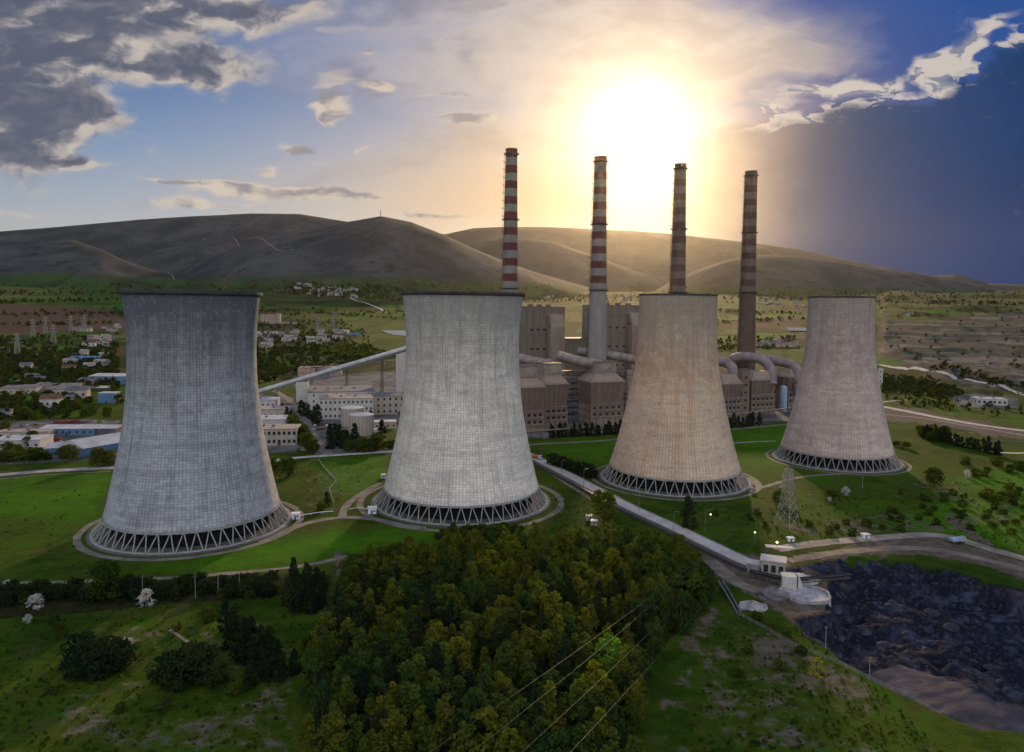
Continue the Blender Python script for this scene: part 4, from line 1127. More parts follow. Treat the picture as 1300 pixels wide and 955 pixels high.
# pond beyond the conveyor
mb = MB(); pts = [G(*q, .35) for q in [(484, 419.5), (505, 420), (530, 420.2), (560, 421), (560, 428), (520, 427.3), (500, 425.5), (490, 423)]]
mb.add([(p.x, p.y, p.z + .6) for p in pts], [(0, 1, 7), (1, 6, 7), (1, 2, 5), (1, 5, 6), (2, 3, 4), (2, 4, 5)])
wm, nt_, b_ = mat('sky_sheen_water', 0.22, 0, (0.42, 0.42, 0.42)); b_.inputs['Specular IOR Level'].default_value = 0.9  # pale base colour stands in for the sky reflected in the pond
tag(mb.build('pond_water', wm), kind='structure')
# ---------------------------------------------------------------- roads and paths
def road_mat(name, c, rough=.9, var=.3):
    mt, nt, b = mat(name, rough)
    co = N(nt, 'ShaderNodeTexCoord').outputs['Object']
    a = noise(nt, co, 0.12, 5, 0.65); f = noise(nt, co, 1.3, 4, 0.6)
    cc = mix(nt, a.ss(0.35, 0.65), tuple(k * (1 - var) for k in c), tuple(min(1, k * (1 + var)) for k in c))
    cc = mix(nt, f.ss(0.5, 0.7) * 0.35, cc, tuple(k * .6 for k in c))
    nt.links.new(cc, b.inputs['Base Color']); return mt
asph = road_mat('worn_asphalt', (0.13, 0.125, 0.13)); gravel = road_mat('pale_gravel', (0.145, 0.13, 0.115)); conc_road = road_mat('concrete_road', (0.42, 0.39, 0.37), var=.15)
dirt_m = road_mat('dirt_track', (0.16, 0.13, 0.105)); pale_dirt = road_mat('bleached_track', (0.36, 0.33, 0.31), var=.2)
line_m = road_mat('road_paint', (0.55, 0.54, 0.50), var=.1)
ribbon('road', [(-80, 608), (0, 603), (60, 598), (140, 594), (200, 590)], 9, road_mat('light_asphalt', (0.24, 0.23, 0.24)), z=.06)
ribbon('kerb', [(-80, 613), (0, 608.5), (60, 603), (140, 599)], .7, concrete_m, z=.14)
ribbon('road_marking', [(-80, 608), (0, 603), (60, 598), (140, 594)], .3, line_m, z=.09)
ribbon('road', [(340, 586), (385, 580.5), (440, 577), (500, 573), (560, 569)], 6.5, conc_road, z=.06)
ribbon('road', [(413, 578), (402, 560), (393, 545), (384, 530), (372, 512), (355, 500), (340, 492)], [13, 9, 8, 8, 8, 8, 8], gravel, z=.065)
ribbon('road', [(386, 572), (373, 555), (360, 540), (350, 525), (340, 510)], 5, asph, z=.07)
ribbon('road', [(384, 537), (420, 535), (455, 533), (500, 531)], 5, gravel, z=.08)
ribbon('road', [(655, 566), (700, 563), (760, 560), (830, 553), (930, 545), (1010, 538)], 5, gravel, z=.06)
def circle_path(i, w_, extra):
    (x, y, _), R, H = TOWERS[i]
    pts = [(x + (R + extra) * math.cos(a), y + (R + extra) * math.sin(a)) for a in np.linspace(0, 2 * math.pi, 24, endpoint=False)]
    ribbon('path', pts, w_, gravel, z=.07, pix=False, closed=True, edge_jit=.5)
circle_path(0, 3.4, 6.0); circle_path(1, 3.6, 8.5); circle_path(2, 2.6, 6.5); circle_path(3, 2.2, 5.5)
ribbon('path', [(330, 688), (370, 671), (400, 662), (440, 657), (480, 660), (510, 667), (540, 671)], 4.6, gravel, z=.09, edge_jit=.5)
ribbon('path', [(434, 658), (438, 645), (450, 633), (470, 620), (484, 613)], 4.2, gravel, z=.10, edge_jit=.5)
ribbon('path', [(-60, 745), (0, 742), (60, 740), (130, 738), (200, 735), (270, 730), (340, 724), (400, 716), (440, 706)], 3.2, dirt_m, z=.08, edge_jit=.9)
ribbon('path', [(700, 600), (715, 612), (740, 627), (760, 640)], 3.0, dirt_m, z=.09, edge_jit=.8)
ribbon('path', [(940, 626), (975, 617), (1010, 607), (1060, 602), (1125, 599)], 3.6, gravel, z=.09, edge_jit=.6)
ribbon('path', [(945, 606), (958, 612), (966, 620)], 5, gravel, z=.10, edge_jit=.6)
ribbon('path', [(925, 563), (960, 561), (985, 560)], 2.4, pale_dirt, z=.09)
ribbon('road', [(900, 712), (940, 742), (975, 750), (1000, 744)], [7, 7, 6, 5], dirt_m, z=.06, edge_jit=1)
ribbon('road', [(985, 698), (1030, 691), (1080, 686), (1130, 682), (1180, 679), (1210, 683), (1250, 695), (1310, 712), (1400, 735)], 7.5, road_mat('sandy_track', (0.23, 0.19, 0.165)), z=.08, edge_jit=1)
ribbon('road', [(1000, 712), (1060, 702), (1120, 697), (1180, 697), (1240, 708), (1310, 726), (1400, 750)], 6, dirt_m, z=.07, edge_jit=1)
ribbon('road', [(1119, 516), (1150, 522), (1200, 532), (1260, 542), (1320, 549), (1420, 560)], 11, pale_dirt, z=.07, edge_jit=1.5)
ribbon('road', [(1119, 526), (1170, 531), (1230, 541), (1320, 556)], 7, gravel, z=.09, edge_jit=1.5)
ribbon('road', [(1200, 549), (1208, 557), (1222, 565), (1245, 571), (1275, 575), (1320, 575), (1420, 573)], [4, 5, 5, 4.5, 4.5, 4.5, 4.5], conc_road, z=.09)
ribbon('road', [(1117, 463), (1160, 467), (1200, 474), (1250, 486), (1310, 503), (1400, 525)], 9, pale_dirt, z=.10)
ribbon('road', [(1117, 511), (1135, 509), (1150, 508)], 5, pale_dirt, z=.1)
ribbon('road', [(445, 378), (470, 387), (490, 397)], 12, pale_dirt, z=.6)
ribbon('path', [(215, 800), (228, 808), (242, 818)], 1.2, gravel, z=.07)

ribbon('path', [(258, 303), (300, 307), (345, 314), (372, 318)], 9, dirt_m, z=7)
ribbon('path', [(214, 347), (219, 351), (223, 357)], 8, dirt_m, z=5)
ribbon('path', [(-20, 379), (60, 377), (150, 381)], 8, dirt_m, z=.8)
# long concrete haul road with a low parapet and kerb
_, P = ribbon('haul_road', [(660, 573), (683, 584), (720, 603), (760, 624), (800, 645), (850, 668), (900, 692), (940, 711), (965, 722)], 8.5, conc_road, z=.30)
def along(P, off, zlo, zhi, th, name, mt, label=None, cat=None, kind=None):
    m_ = MB(); Lf = []; 
    for i, p in enumerate(P):
        a = P[max(i - 1, 0)]; c = P[min(i + 1, len(P) - 1)]; d = (c - a).normalized(); nn = Vector((-d.y, d.x))
        Lf.append((p + nn * (off - th / 2), p + nn * (off + th / 2)))
    vs = []
    for q0, q1 in Lf: vs += [(q0.x, q0.y, zlo), (q1.x, q1.y, zlo), (q1.x, q1.y, zhi), (q0.x, q0.y, zhi)]
    fs = []
    for i in range(len(P) - 1):
        for k in range(4): fs.append((i * 4 + k, i * 4 + (k + 1) % 4, i * 4 + 4 + (k + 1) % 4, i * 4 + 4 + k))
    fs += [(3, 2, 1, 0), tuple(len(vs) - 4 + k for k in range(4))]
    m_.add(vs, fs); o = m_.build(name, mt)
    tag(o, label, cat, kind=kind); return o
s_ = 1 if (P[5] - P[0]).x > 0 else -1
along(P, -5.0, -.2, 1.1, .5, 'parapet_wall', concrete_m, 'low grey parapet along the forest side of the pale haul road', 'wall')
along(P, 4.8, -.2, .5, .4, 'road_kerb', concrete_m, kind='structure')
along(P, -8.2, -.5, 1.6, 2.2, 'belt_conveyor', dark_steel, 'dark ground level belt conveyor beside the pale haul road', 'conveyor')

def street_lamp(px, py, h, label):
    p = G(px, py); t = empty('street_lamp', p, 0, label, 'street lamp', 'lamp posts along the haul road')
    MB().bar((0, 0, 0), (0, 0, h), .16, .09, 6).build('pole', steel, t)
    MB().tube([(0, 0, h - .1), (.6, 0, h + .3), (1.8, 0, h + .4)], .07, 5).build('arm', steel, t)
    MB().box(1.5, 2.5, -.18, .18, h + .3, h + .48).build('lamp_head', steel, t)
for i, (x_, y_) in enumerate([(713, 606), (741, 618), (811, 652), (855, 678), (895, 676)]):
    street_lamp(x_, y_, 11, 'lamp post beside the haul road, ' + ['farthest of all, near the pale tower', 'second farthest, among low bushes', 'midway along the road', 'left of the dark fir', 'right of the dark fir'][i])

# ---------------------------------------------------------------- lattice pylon and power lines
def pylon(loc, rz, H, wb, arms, label, group=None, th=.13):
    t = empty('lattice_pylon', loc, rz, label, 'pylon', group)
    m_ = MB(); hw = lambda z: wb / 2 * (1 - z / H) ** 1.0 * .92 + .55 if z < H * .6 else wb / 2 * .4 * .92 + .55 - (z / H - .6) * wb * .18
    zs = [0]; 
    while zs[-1] < H - 2: zs.append(min(H, zs[-1] + max(2.2, hw(zs[-1]) * 1.3)))
    for i in range(len(zs) - 1):
        a, b = zs[i], zs[i + 1]; ra, rb_ = hw(a), hw(b)
        ca = [(-ra, -ra), (ra, -ra), (ra, ra), (-ra, ra)]; cb = [(-rb_, -rb_), (rb_, -rb_), (rb_, rb_), (-rb_, rb_)]
        for k in range(4):
            j = (k + 1) % 4
            m_.bar((*ca[k], a), (*cb[k], b), th * 1.4, n=4, cap=False); m_.bar((*ca[k], a), (*cb[j], b), th * .8, n=4, cap=False); m_.bar((*ca[j], a), (*cb[k], b), th * .8, n=4, cap=False)
            m_.bar((*cb[k], b), (*cb[j], b), th * .8, n=4, cap=False)
    m_.build('mast', steel_pale, t)
    for z, L in arms:
        c = MB(); r = hw(z)
        c.bar((-L, 0, z + .4), (L, 0, z + .4), th, n=4)
        for s in (-1, 1):
            for y in (-r, r):
                c.bar((s * r, y, z), (s * L, 0, z + .4), th, n=4); c.bar((s * r, y, z + 2), (s * L, 0, z + .4), th, n=4)
            for k in range(3):
                q = k / 3; x_ = s * (r * (1 - q) + L * q); c.bar((x_, r * (1 - q), z + .2), (s * (r * (1 - q - .33) + L * (q + .33)), -r * (1 - q - .33), z + 2 * (1 - q - .33)), th * .7, n=4)
        c.build('crossarm', steel_pale, t)
        for s in (-1, 1): MB().bar((s * L, 0, z + .4), (s * L, 0, z - 1.6), .14, n=6).build('insulator', dark_steel, t)
    return t
steel_pale = simple('pale_lattice_steel', (0.30, 0.28, 0.24), 0.6, 0.2, 0.8, metal=0.2)
pp = G(999, 668)
PYL = pylon(pp, rad(35), 30, 8.5, [(21, 7.5), (25.5, 5.5)], 'pale steel lattice pylon standing in the grass right of the haul road')
cable_m = simple('cable_metal', (0.12, 0.115, 0.11), 0.5, 0.2, 1.0)
def cable(a, b, sag, r, label, group='power lines crossing over the plantation'):
    a = Vector(a); b = Vector(b); pts = []
    for k in range(25):
        q = k / 24; p = a.lerp(b, q); p.z -= sag * 4 * q * (1 - q); pts.append(p)
    o = MB().tube(pts, r, 4).build('power_cable', cable_m); tag(o, label, 'power line', group)
ends = [W3(600, 900, 150), W3(640, 905, 150), W3(690, 912, 150), W3(745, 915, 150)]
c0 = math.cos(rad(35)); s0 = math.sin(rad(35))
att = [(-7.5, 21), (-5.5, 25.5), (5.5, 25.5), (7.5, 21)]
for i, (e, (l_, z_)) in enumerate(zip(ends, att)):
    A = (pp.x + l_ * c0, pp.y + l_ * s0, pp.z + z_ - 1.2)
    d = Vector(e) - Vector(A); e2 = Vector(A) + d * 1.25
    cable(A, e2, 5, .02, ['power line running lowest left over the pines', 'second power line from the left over the pines', 'third power line from the left over the pines', 'rightmost power line over the pines near the clearing'][i])
for i, (x_, y_, sg) in enumerate([(880, 560, -1), (1130, 560, 1)]):
    pass
GP = 'faint pylons on the plain at the far left'
pr = None
for x_, y_ in [(22, 452), (42, 428), (58, 424), (68, 436), (90, 422), (107, 420), (403, 421), (424, 418)]:
    t = pylon(G(x_, y_), rad(20), 42, 9, [(24, 9), (31, 8), (38, 6)], 'faint lattice pylon far out on the plain, left of the pale tower', GP, th=.3)
# telecom mast on the hill top
p = G(483, 279.5)
t = empty('telecom_mast', (p.x, p.y, hz(p.x, p.y) - 2), 0, 'tiny telecom mast on the top of the near left hill', 'mast')
m_ = MB()
for k in range(3):
    q = k * 2.094; m_.bar((4 * math.cos(q), 4 * math.sin(q), 0), (1 * math.cos(q), 1 * math.sin(q), 66), .9, n=4)
for z in range(6, 66, 6): m_.box(-2.2 + z * .02, 2.2 - z * .02, -2.2 + z * .02, 2.2 - z * .02, z, z + .6)
m_.build('lattice', dark_steel, t); MB().box(-2.2, 2.2, -2.2, 2.2, 50, 53).build('antenna', steel, t)

# ---------------------------------------------------------------- loading station above the coal pit
def at_ground(px, py, name, label, cat, rz=0): return empty(name, G(px, py), rz, label, cat)
t = at_ground(966, 729, 'loading_station', 'beige hopper house with dark openings and white roof at the end of the haul road', 'hopper house', rad(-22))
MB().box(0, 9.5, 0, 7, 0, 6.0).build('wall', cream_wall, t); MB().box(-.5, 10, -.5, 7.5, 6, 6.5).build('roof', white_wall, t)
for k in range(3): MB().box(1 + 3 * k, 2.8 + 3 * k, -.12, -.02, 1.4, 4.4).build('opening', glass, t)
MB().box(-6, -.6, 1, 6, 0, 3.4).build('side_room', concrete_m, t); MB().box(-6.3, -.55, .7, 6.3, 3.4, 3.8).build('canopy', white_wall, t)
t = at_ground(972, 706, 'site_canopy', 'long white canopy roof behind the hopper house', 'canopy', rad(-12))
MB().box(0, 12, 0, 3.4, 4, 4.35).build('roof', white_wall, t)
for x_ in (.3, 6, 11.7):
    for y_ in (.3, 3.1): MB().bar((x_, y_, 0), (x_, y_, 4), .14, n=6).build('post', steel, t)
t = at_ground(993, 748, 'transfer_hopper', 'white block and chute beside the end of the belt', 'hopper', rad(-10))
MB().box(0, 5.5, 0, 5, 0, 5.2).build('body', white_wall, t); MB().box(6.2, 8.6, 1, 4, 0, 5.5, top=(6.2, 6.6, 1, 4)).build('chute', white_wall, t)
# steel trestle and boom over the pit
t = at_ground(952, 733, 'stacker_boom', 'dark steel boom reaching out over the coal pit', 'conveyor boom', 0)
o = t.location; A = Vector((0, 0, 1.5)); B = G(1003, 748) - o + Vector((0, 0, 2.5)); C = Vector(W3(1078, 733, G(1003, 748).y + 14)) - o
m_ = MB(); h_ = Vector((0, 0, 1.5))
for a_, b_ in ((A, B), (B, C)):
    d = b_ - a_; n = 14; nn = Vector((-d.y, d.x, 0)).normalized() * .9
    for s in (-1, 1):
        m_.bar(a_ + nn * s, b_ + nn * s, .18, n=4); m_.bar(a_ + nn * s + h_, b_ + nn * s + h_, .18, n=4)
        for k in range(n): m_.bar(a_ + d * (k / n) + nn * s, a_ + d * ((k + 1) / n) + nn * s + h_, .1, n=4)
m_.build('truss', dark_steel, t)
m_ = MB(); nn = Vector((0, 0, 0))
for a_, b_ in ((A, B), (B, C)): m_.bar(a_ + h_ * .9, b_ + h_ * .9, .7, n=4)
m_.build('belt', simple('black_rubber', (.02, .02, .02), .8), t)
for k in range(1, 6):
    q = A.lerp(B, k / 6); MB().bar((q.x, q.y, -.5), (q.x, q.y, q.z), .25, n=4).build('trestle', dark_steel, t)
# concrete bastion standing in the pit edge
t = at_ground(1022, 756, 'concrete_bastion', 'pale round concrete retaining wall dropping into the coal pit', 'retaining wall', 0)
R_ = 9.5; pf = [(R_ + .8, -15), (R_ + .2, -6), (R_, -.2), (R_, 1.3), (R_ - .8, 1.3), (R_ - .8, .35), (.01, .35)]
m_ = MB(); n = 40; vs = []
for r_, z_ in pf:
    for k in range(n):
        q = 2 * math.pi * k / n; j_ = 1 + .03 * math.sin(q * 5) + .02 * math.sin(q * 11 + 1)
        vs.append((r_ * j_ * math.cos(q), r_ * .95 * j_ * math.sin(q), z_))
m_.add(vs, [(i * n + k, i * n + (k + 1) % n, (i + 1) * n + (k + 1) % n, (i + 1) * n + k) for i in range(len(pf) - 1) for k in range(n)])
m_.build('wall', simple('bleached_concrete', (.36, .34, .35), .9, .4, .25, streak=True), t)
# rocks of crushed stone around it
def rock(loc, s, mt, name='boulder'):
    m_ = MB(); n1_, n2_ = 7, 10; vs = []
    for i in range(n1_ + 1):
        a = math.pi * i / n1_
        for k in range(n2_):
            b = 2 * math.pi * k / n2_; r = 1 + random.uniform(-.22, .22)
            vs.append((loc[0] + s[0] * r * math.sin(a) * math.cos(b), loc[1] + s[1] * r * math.sin(a) * math.sin(b), loc[2] + s[2] * r * math.cos(a)))
    m_.add(vs, [(i * n2_ + k, (i + 1) * n2_ + k, (i + 1) * n2_ + (k + 1) % n2_, i * n2_ + (k + 1) % n2_) for i in range(n1_) for k in range(n2_)])
    return m_.build(name, mt)
heap_m = simple('ash_heap', (.16, .145, .155), .95, .45, .3); coal_m = simple('coal_heap', (.034, .040, .062), .9, .6, .2)
tag(rock(G(982, 758), (6.5, 4.5, 3), heap_m, 'rubble_heap'), 'mound of grey rubble left of the round retaining wall', 'rubble heap')
tag(rock(G(955, 772), (5.5, 3.5, 2.2), simple('white_spoil', (.30, .28, .29), .95, .4, .4), 'rubble_heap'), 'patch of whitish crushed stone left of the rubble mound', 'rubble heap')
tag(rock(G(1020, 739), (7.5, 3.5, 3.2), simple('white_spoil_heap', (.5, .48, .48), .95, .2, .4), 'rubble_heap'), 'bright white stone heap behind the belt end', 'rubble heap')
# coal heaps tipped on the pit floor
heaps = MB(); hp = []
def heap_mesh():
    nr_, na = 9, 16; vs = [(0, 0, 1)]
    for i in range(1, nr_):
        r = i / (nr_ - 1)
        for k in range(na):
            b = 2 * math.pi * k / na; q = r * (1 + .12 * math.sin(3 * b + 1) + random.uniform(-.06, .06))
            vs.append((q * math.cos(b), q * math.sin(b), max(-.4, (1 - r ** 1.6) + random.uniform(-.03, .03) * (1 - r)) - .25 * (r == 1)))
    fs = [(0, 1 + k, 1 + (k + 1) % na) for k in range(na)]
    for i in range(nr_ - 2):
        for k in range(na): fs.append((1 + i * na + k, 1 + (i + 1) * na + k, 1 + (i + 1) * na + (k + 1) % na, 1 + i * na + (k + 1) % na))
    m_ = MB(); m_.add(vs, fs); o = m_.build('coal_heap', coal_m, smooth=True); return o
protos = [heap_mesh() for _ in range(3)]; cnt = 0
_hx = RNG.uniform(1030, 1300, 4000); _hy = RNG.uniform(718, 905, 4000)
_hk = (poly_sd(_hx, _hy, PIT) > 8) & (poly_sd(_hx, _hy, [(1030, 790), (1120, 800), (1210, 806), (1300, 880), (1300, 960), (1000, 960)]) <= 0)
for x_, y_ in zip(_hx[_hk], _hy[_hk]):
    p = G(x_, y_); s = .9 + 2.2 * random.random() ** 2
    if any((p.x - a) ** 2 + (p.y - b) ** 2 < (1.5 * (s + c)) ** 2 * .5 for a, b, c in hp): continue
    hp.append((p.x, p.y, s)); 
    if cnt < 3: o = protos[cnt]
    else: o = protos[cnt % 3].copy(); COL.objects.link(o)
    o.location = (p.x, p.y, hz(p.x, p.y) - .5); o.scale = (s, s, s * random.uniform(.5, .75)); o.rotation_euler = (0, 0, random.uniform(0, 6))
    tag(o, 'blackish blue heap of coal on the floor of the pit', 'coal heap', 'heaps of coal tipped in the pit'); cnt += 1
    if cnt > 150: break

# ---------------------------------------------------------------- huts, fences, vehicles
def hut(px, py, rz, W, Dp, H, label, wall=white_wall, roof=pale_roof):
    t = at_ground(px, py, 'valve_hut', label, 'hut', rad(rz))
    MB().box(0, W, 0, Dp, -.3, H).build('wall', wall, t); MB().box(-.25, W + .25, -.25, Dp + .25, H, H + .3).build('roof', roof, t)
    MB().box(W * .35, W * .6, -.08, -.01, 0, 2).build('door', steel, t); MB().box(W * .7, W * .9, -.08, -.01, 1.2, 2).build('window', glass, t)
brightw = simple('bright_white_paint', (.74, .75, .78), .7, .1, .5)
hut(370, 660, 12, 4.0, 3.2, 2.9, 'small white hut on the grass beside the nearest tower', brightw, brightw)
hut(467, 653, 8, 4.4, 3.4, 3.2, 'small white hut at the left foot of the pale grey tower', brightw, brightw)
hut(744, 661, -15, 3.6, 3, 2.4, 'white roofed shed on the near side of the round tree', cream_wall, brightw)
hut(750, 667, -15, 3.2, 3, 2.2, 'smaller white shed in front of the other at the plantation edge', cream_wall, brightw)
hut(953, 626, 0, 3, 2.4, 2.6, 'small dark roofed kiosk at the right foot of the buff tower', cream_wall, grey_roof)
hut(484, 608, 0, 2.6, 2.2, 2.6, 'tiny white kiosk at the upper left foot of the pale tower', brightw, brightw)
hut(1096, 684, 5, 3.4, 2.4, 1.8, 'low white cabin beside the sandy track above the pit', brightw, brightw)
hut(1001, 688, 5, 3, 2, 1.6, 'low white cabin below the lattice pylon', brightw, brightw)
def pipe_run(pts, r, z, label, mt, name='pipeline', cat='pipe'):
    W_ = [G(*q) for q in pts]; m_ = MB(); m_.tube([(p.x, p.y, p.z + z) for p in W_], r, 6)
    for i in range(len(W_) - 1):
        L = (W_[i + 1] - W_[i]).length; n = max(1, int(L / 5))
        for k in range(n): q = W_[i].lerp(W_[i + 1], k / n); m_.bar((q.x, q.y, q.z), (q.x, q.y, q.z + z), r * .8, n=4)
    tag(m_.build(name, mt), label, cat)
pipe_run([(381, 656), (408, 652), (423, 651)], .22, .8, 'thin pale pipe running right from the white hut', brightw)
pipe_run([(444, 648), (455, 646), (467, 648)], .18, .7, 'thin pale pipe reaching the hut at the pale tower', brightw)
pipe_run([(404, 584), (413, 596), (427, 611), (418, 622), (424, 640)], .2, .8, 'pale kinked pipe across the grass between the two left towers', concrete_m)
pipe_run([(912, 740), (922, 757), (935, 780)], .45, .8, 'thick pale pipe at the top of the slope left of the pit', steel)
pipe_run([(917, 740), (928, 757), (940, 780)], .35, .8, 'second pale pipe close beside the thick one left of the pit', steel)
def fence(pts, h, label, step=3.0, mt=steel, rails=3):
    W_ = [G(*q) for q in pts]; t = empty('wire_fence', W_[0], 0, label, 'fence'); o = W_[0]
    rl = MB(); po = MB()
    for i in range(len(W_) - 1):
        a, b = W_[i] - o, W_[i + 1] - o; L = (b - a).length; n = max(1, int(L / step))
        for k in range(rails): z = h * (k + 1) / rails; rl.bar(a + Vector((0, 0, z)), b + Vector((0, 0, z)), .06, n=4)
        for k in range(n + 1): q = a.lerp(b, k / n); po.bar(q, q + Vector((0, 0, h)), .09, n=4)
    rl.build('rail', mt, t); po.build('post', mt, t)
fence([(935, 780), (970, 799), (1010, 822), (1060, 842), (1105, 864), (1160, 890), (1230, 915)], 1.4, 'pale rail fence running down right along the edge of the pit', mt=steel_pale)
fence([(1222, 553), (1250, 560), (1290, 562), (1340, 562)], 1.3, 'pale fence above the bright curving path at the right')
fence([(-20, 592), (60, 588), (120, 585)], 1.8, 'wire fence between the yard and the road at the left')

def car_proto(col, name, truck=False):
    m_ = MB()
    prof = [(-2.2, .35), (-2.2, .85), (-1.3, .98), (-.7, 1.42), (.9, 1.42), (1.6, .98), (2.2, .9), (2.2, .35)]
    n = len(prof); vs = [(x_, -.85, z_) for x_, z_ in prof] + [(x_, .85, z_) for x_, z_ in prof]
    fs = [tuple(range(n)), tuple(range(2 * n - 1, n - 1, -1))] + [(i, i + n, (i + 1) % n + n, (i + 1) % n) for i in range(n)]
    m_.add(vs, fs); return m_
def car(px, py, rz, colm, label, group='cars parked around the site'):
    t = at_ground(px, py, 'parked_car', label, 'car', rz); t['group'] = group
    car_proto(0, '').build('body', colm, t)
    g = MB(); g.box(-1.15, 1.45, -.87, .87, 1.0, 1.38, top=(-.72, .95, -.87, .87)); g.build('glazing', glass, t)
    for x_ in (-1.35, 1.35):
        for y_ in (-.9, .7): MB().bar((x_, y_, .33), (x_, y_ + .2, .33), .33, n=10).build('wheel', dark_steel, t)
    t.location.z += .02
    return t
cc = {'white': (.6, .6, .6), 'red': (.3, .03, .03), 'blue': (.04, .08, .25), 'silver': (.35, .36, .38), 'black': (.02, .02, .025), 'dark red': (.15, .03, .03)}
cm_ = {k: simple('paint_' + k.replace(' ', '_'), v, .3, .05, .5) for k, v in cc.items()}
for grp, spots in (('the lot left of the squat silos', [(400, 541), (405, 541), (410, 540), (415, 541), (420, 540), (425, 539), (399, 546), (404, 546), (409, 545), (414, 545), (419, 544), (424, 544)]),
                   ('the scrap yard at the left', [(38, 563), (43, 566), (48, 562), (53, 567), (59, 562), (65, 565), (70, 560), (76, 562), (28, 572), (33, 576), (24, 578), (44, 573), (52, 572), (16, 579), (83, 570), (88, 573)]),
                   ('the row behind the long sheds at the left', [(28, 541), (33, 541), (46, 540), (63, 540), (68, 539), (104, 537), (112, 536)])):
    ks = list(cc); seen = {}
    for i, (x_, y_) in enumerate(spots):
        k = random.choice(ks); car(x_, y_, random.choice([.2, .35, 1.7]), cm_[k], f'small {k} car parked in {grp}', 'cars parked in ' + grp)
# trucks
def truck(px, py, rz, label, c1, c2):
    t = at_ground(px, py, 'tipper_truck', label, 'truck', rz); t.location.z += .35
    MB().box(-4, 1.4, -1.2, 1.2, 1.1, 2.6, top=(-4.4, 1.6, -1.3, 1.3)).build('tipper_body', c2, t)
    MB().box(1.8, 3.9, -1.2, 1.2, .6, 2.9, top=(1.8, 3.6, -1.15, 1.15)).build('cab', c1, t); MB().box(3.62, 3.92, -1.0, 1.0, 1.8, 2.6).build('windscreen', glass, t)
    MB().box(-4, 3.6, -.6, .6, .6, 1.05).build('chassis', dark_steel, t)
    for x_ in (-3.2, -1.9, 2.7):
        for y_ in (-1.25, .95): MB().bar((x_, y_, .5), (x_, y_ + .3, .5), .5, n=12).build('wheel', dark_steel, t)
truck(682, 583, rad(-35), 'orange and white tipper truck at the top of the haul road', cm_['white'], simple('orange_paint', (.45, .2, .06), .5, .2, .5))
truck(1216, 690, rad(15), 'pale blue machine parked on the reddish mound by the sandy track', cm_['silver'], simple('pale_blue_paint', (.35, .45, .62), .5, .2, .5))
# containers at the yard
def container(px, py, rz, c, label, L=12):
    t = at_ground(px, py, 'shipping_container', label, 'container', rad(rz)); m_ = MB(); m_.box(0, L, 0, 2.4, 0, 2.6)
    for k in range(int(L / .6)): m_.box(.1 + k * .6, .35 + k * .6, -.06, -.001, .1, 2.5)
    m_.build('body', c, t); MB().box(-.07, -.005, .1, 2.3, .1, 2.5).build('door', dark_steel, t)
rust = simple('rust_red_paint', (.19, .045, .035), .8, .3, .5)
container(68, 538, 6, rust, 'rust red container behind the long sheds, left one', 14); container(82, 537, 6, rust, 'rust red container behind the long sheds, right one', 12)
container(60, 560, 8, rust, 'rust red container in the scrap yard', 10)
# lit lamps of the loading station
def lit(px, py, h, col, e, label):
    t = at_ground(px, py, 'flood_lamp', label, 'lamp'); MB().bar((0, 0, 0), (0, 0, h), .12, n=6).build('pole', steel, t)
    mt = bpy.data.materials.new('lamp_glow'); mt.use_nodes = True; b = mt.node_tree.nodes['Principled BSDF']; b.inputs['Emission Color'].default_value = (*col, 1); b.inputs['Emission Strength'].default_value = e
    MB().lathe([(.05, h), (.4, h + .15), (.45, h + .5), (.05, h + .8)], 10).build('lamp_globe', mt, t)
lit(986, 706, 6, (1, .55, .2), 7, 'lit orange lamp on a pole behind the hopper house')
lit(958, 690, 5, (1, .4, .15), 2, 'small lit orange lamp left of the hopper house')
lit(902, 660, 2.5, (1, .45, .12), 2.5, 'small lit orange lamp right of the dark fir')
p = G(181, 760)
t = empty('utility_pole', p, 0, 'thin pole behind the flowering tree at the lower left', 'pole'); MB().bar((0, 0, 0), (0, 0, 9), .13, .09, 6).build('shaft', concrete_m, t); MB().box(-.9, .9, -.06, .06, 8.2, 8.4).build('crossbar', dark_steel, t)
for i, (x_, y_) in enumerate([(248, 760), (277, 758), (304, 756)]):
    t = empty('utility_pole', G(x_, y_), 0, 'thin pole in the dark shrub belt, ' + ['left', 'middle', 'right'][i] + ' one of three', 'pole'); MB().bar((0, 0, 0), (0, 0, 9), .13, .09, 6).build('shaft', concrete_m, t); MB().box(-.9, .9, -.06, .06, 8.2, 8.4).build('crossbar', dark_steel, t)
for i, (x_, y_) in enumerate([(1048, 823), (1104, 851), (1095, 620), (1028, 640), (955, 650)]):
    t = empty('utility_pole', G(x_, y_), 0, ['thin pole beside the rail fence above the silt', 'thin pole at the lower end of the rail fence', 'thin pole in the meadow right of the pylon', 'thin pole between the pylon and the blossoming bush', 'thin pole left of the lattice pylon'][i], 'pole'); MB().bar((0, 0, 0), (0, 0, 7.5), .13, .09, 6).build('shaft', concrete_m, t); MB().box(-.7, .7, -.06, .06, 6.9, 7.1).build('crossbar', dark_steel, t)
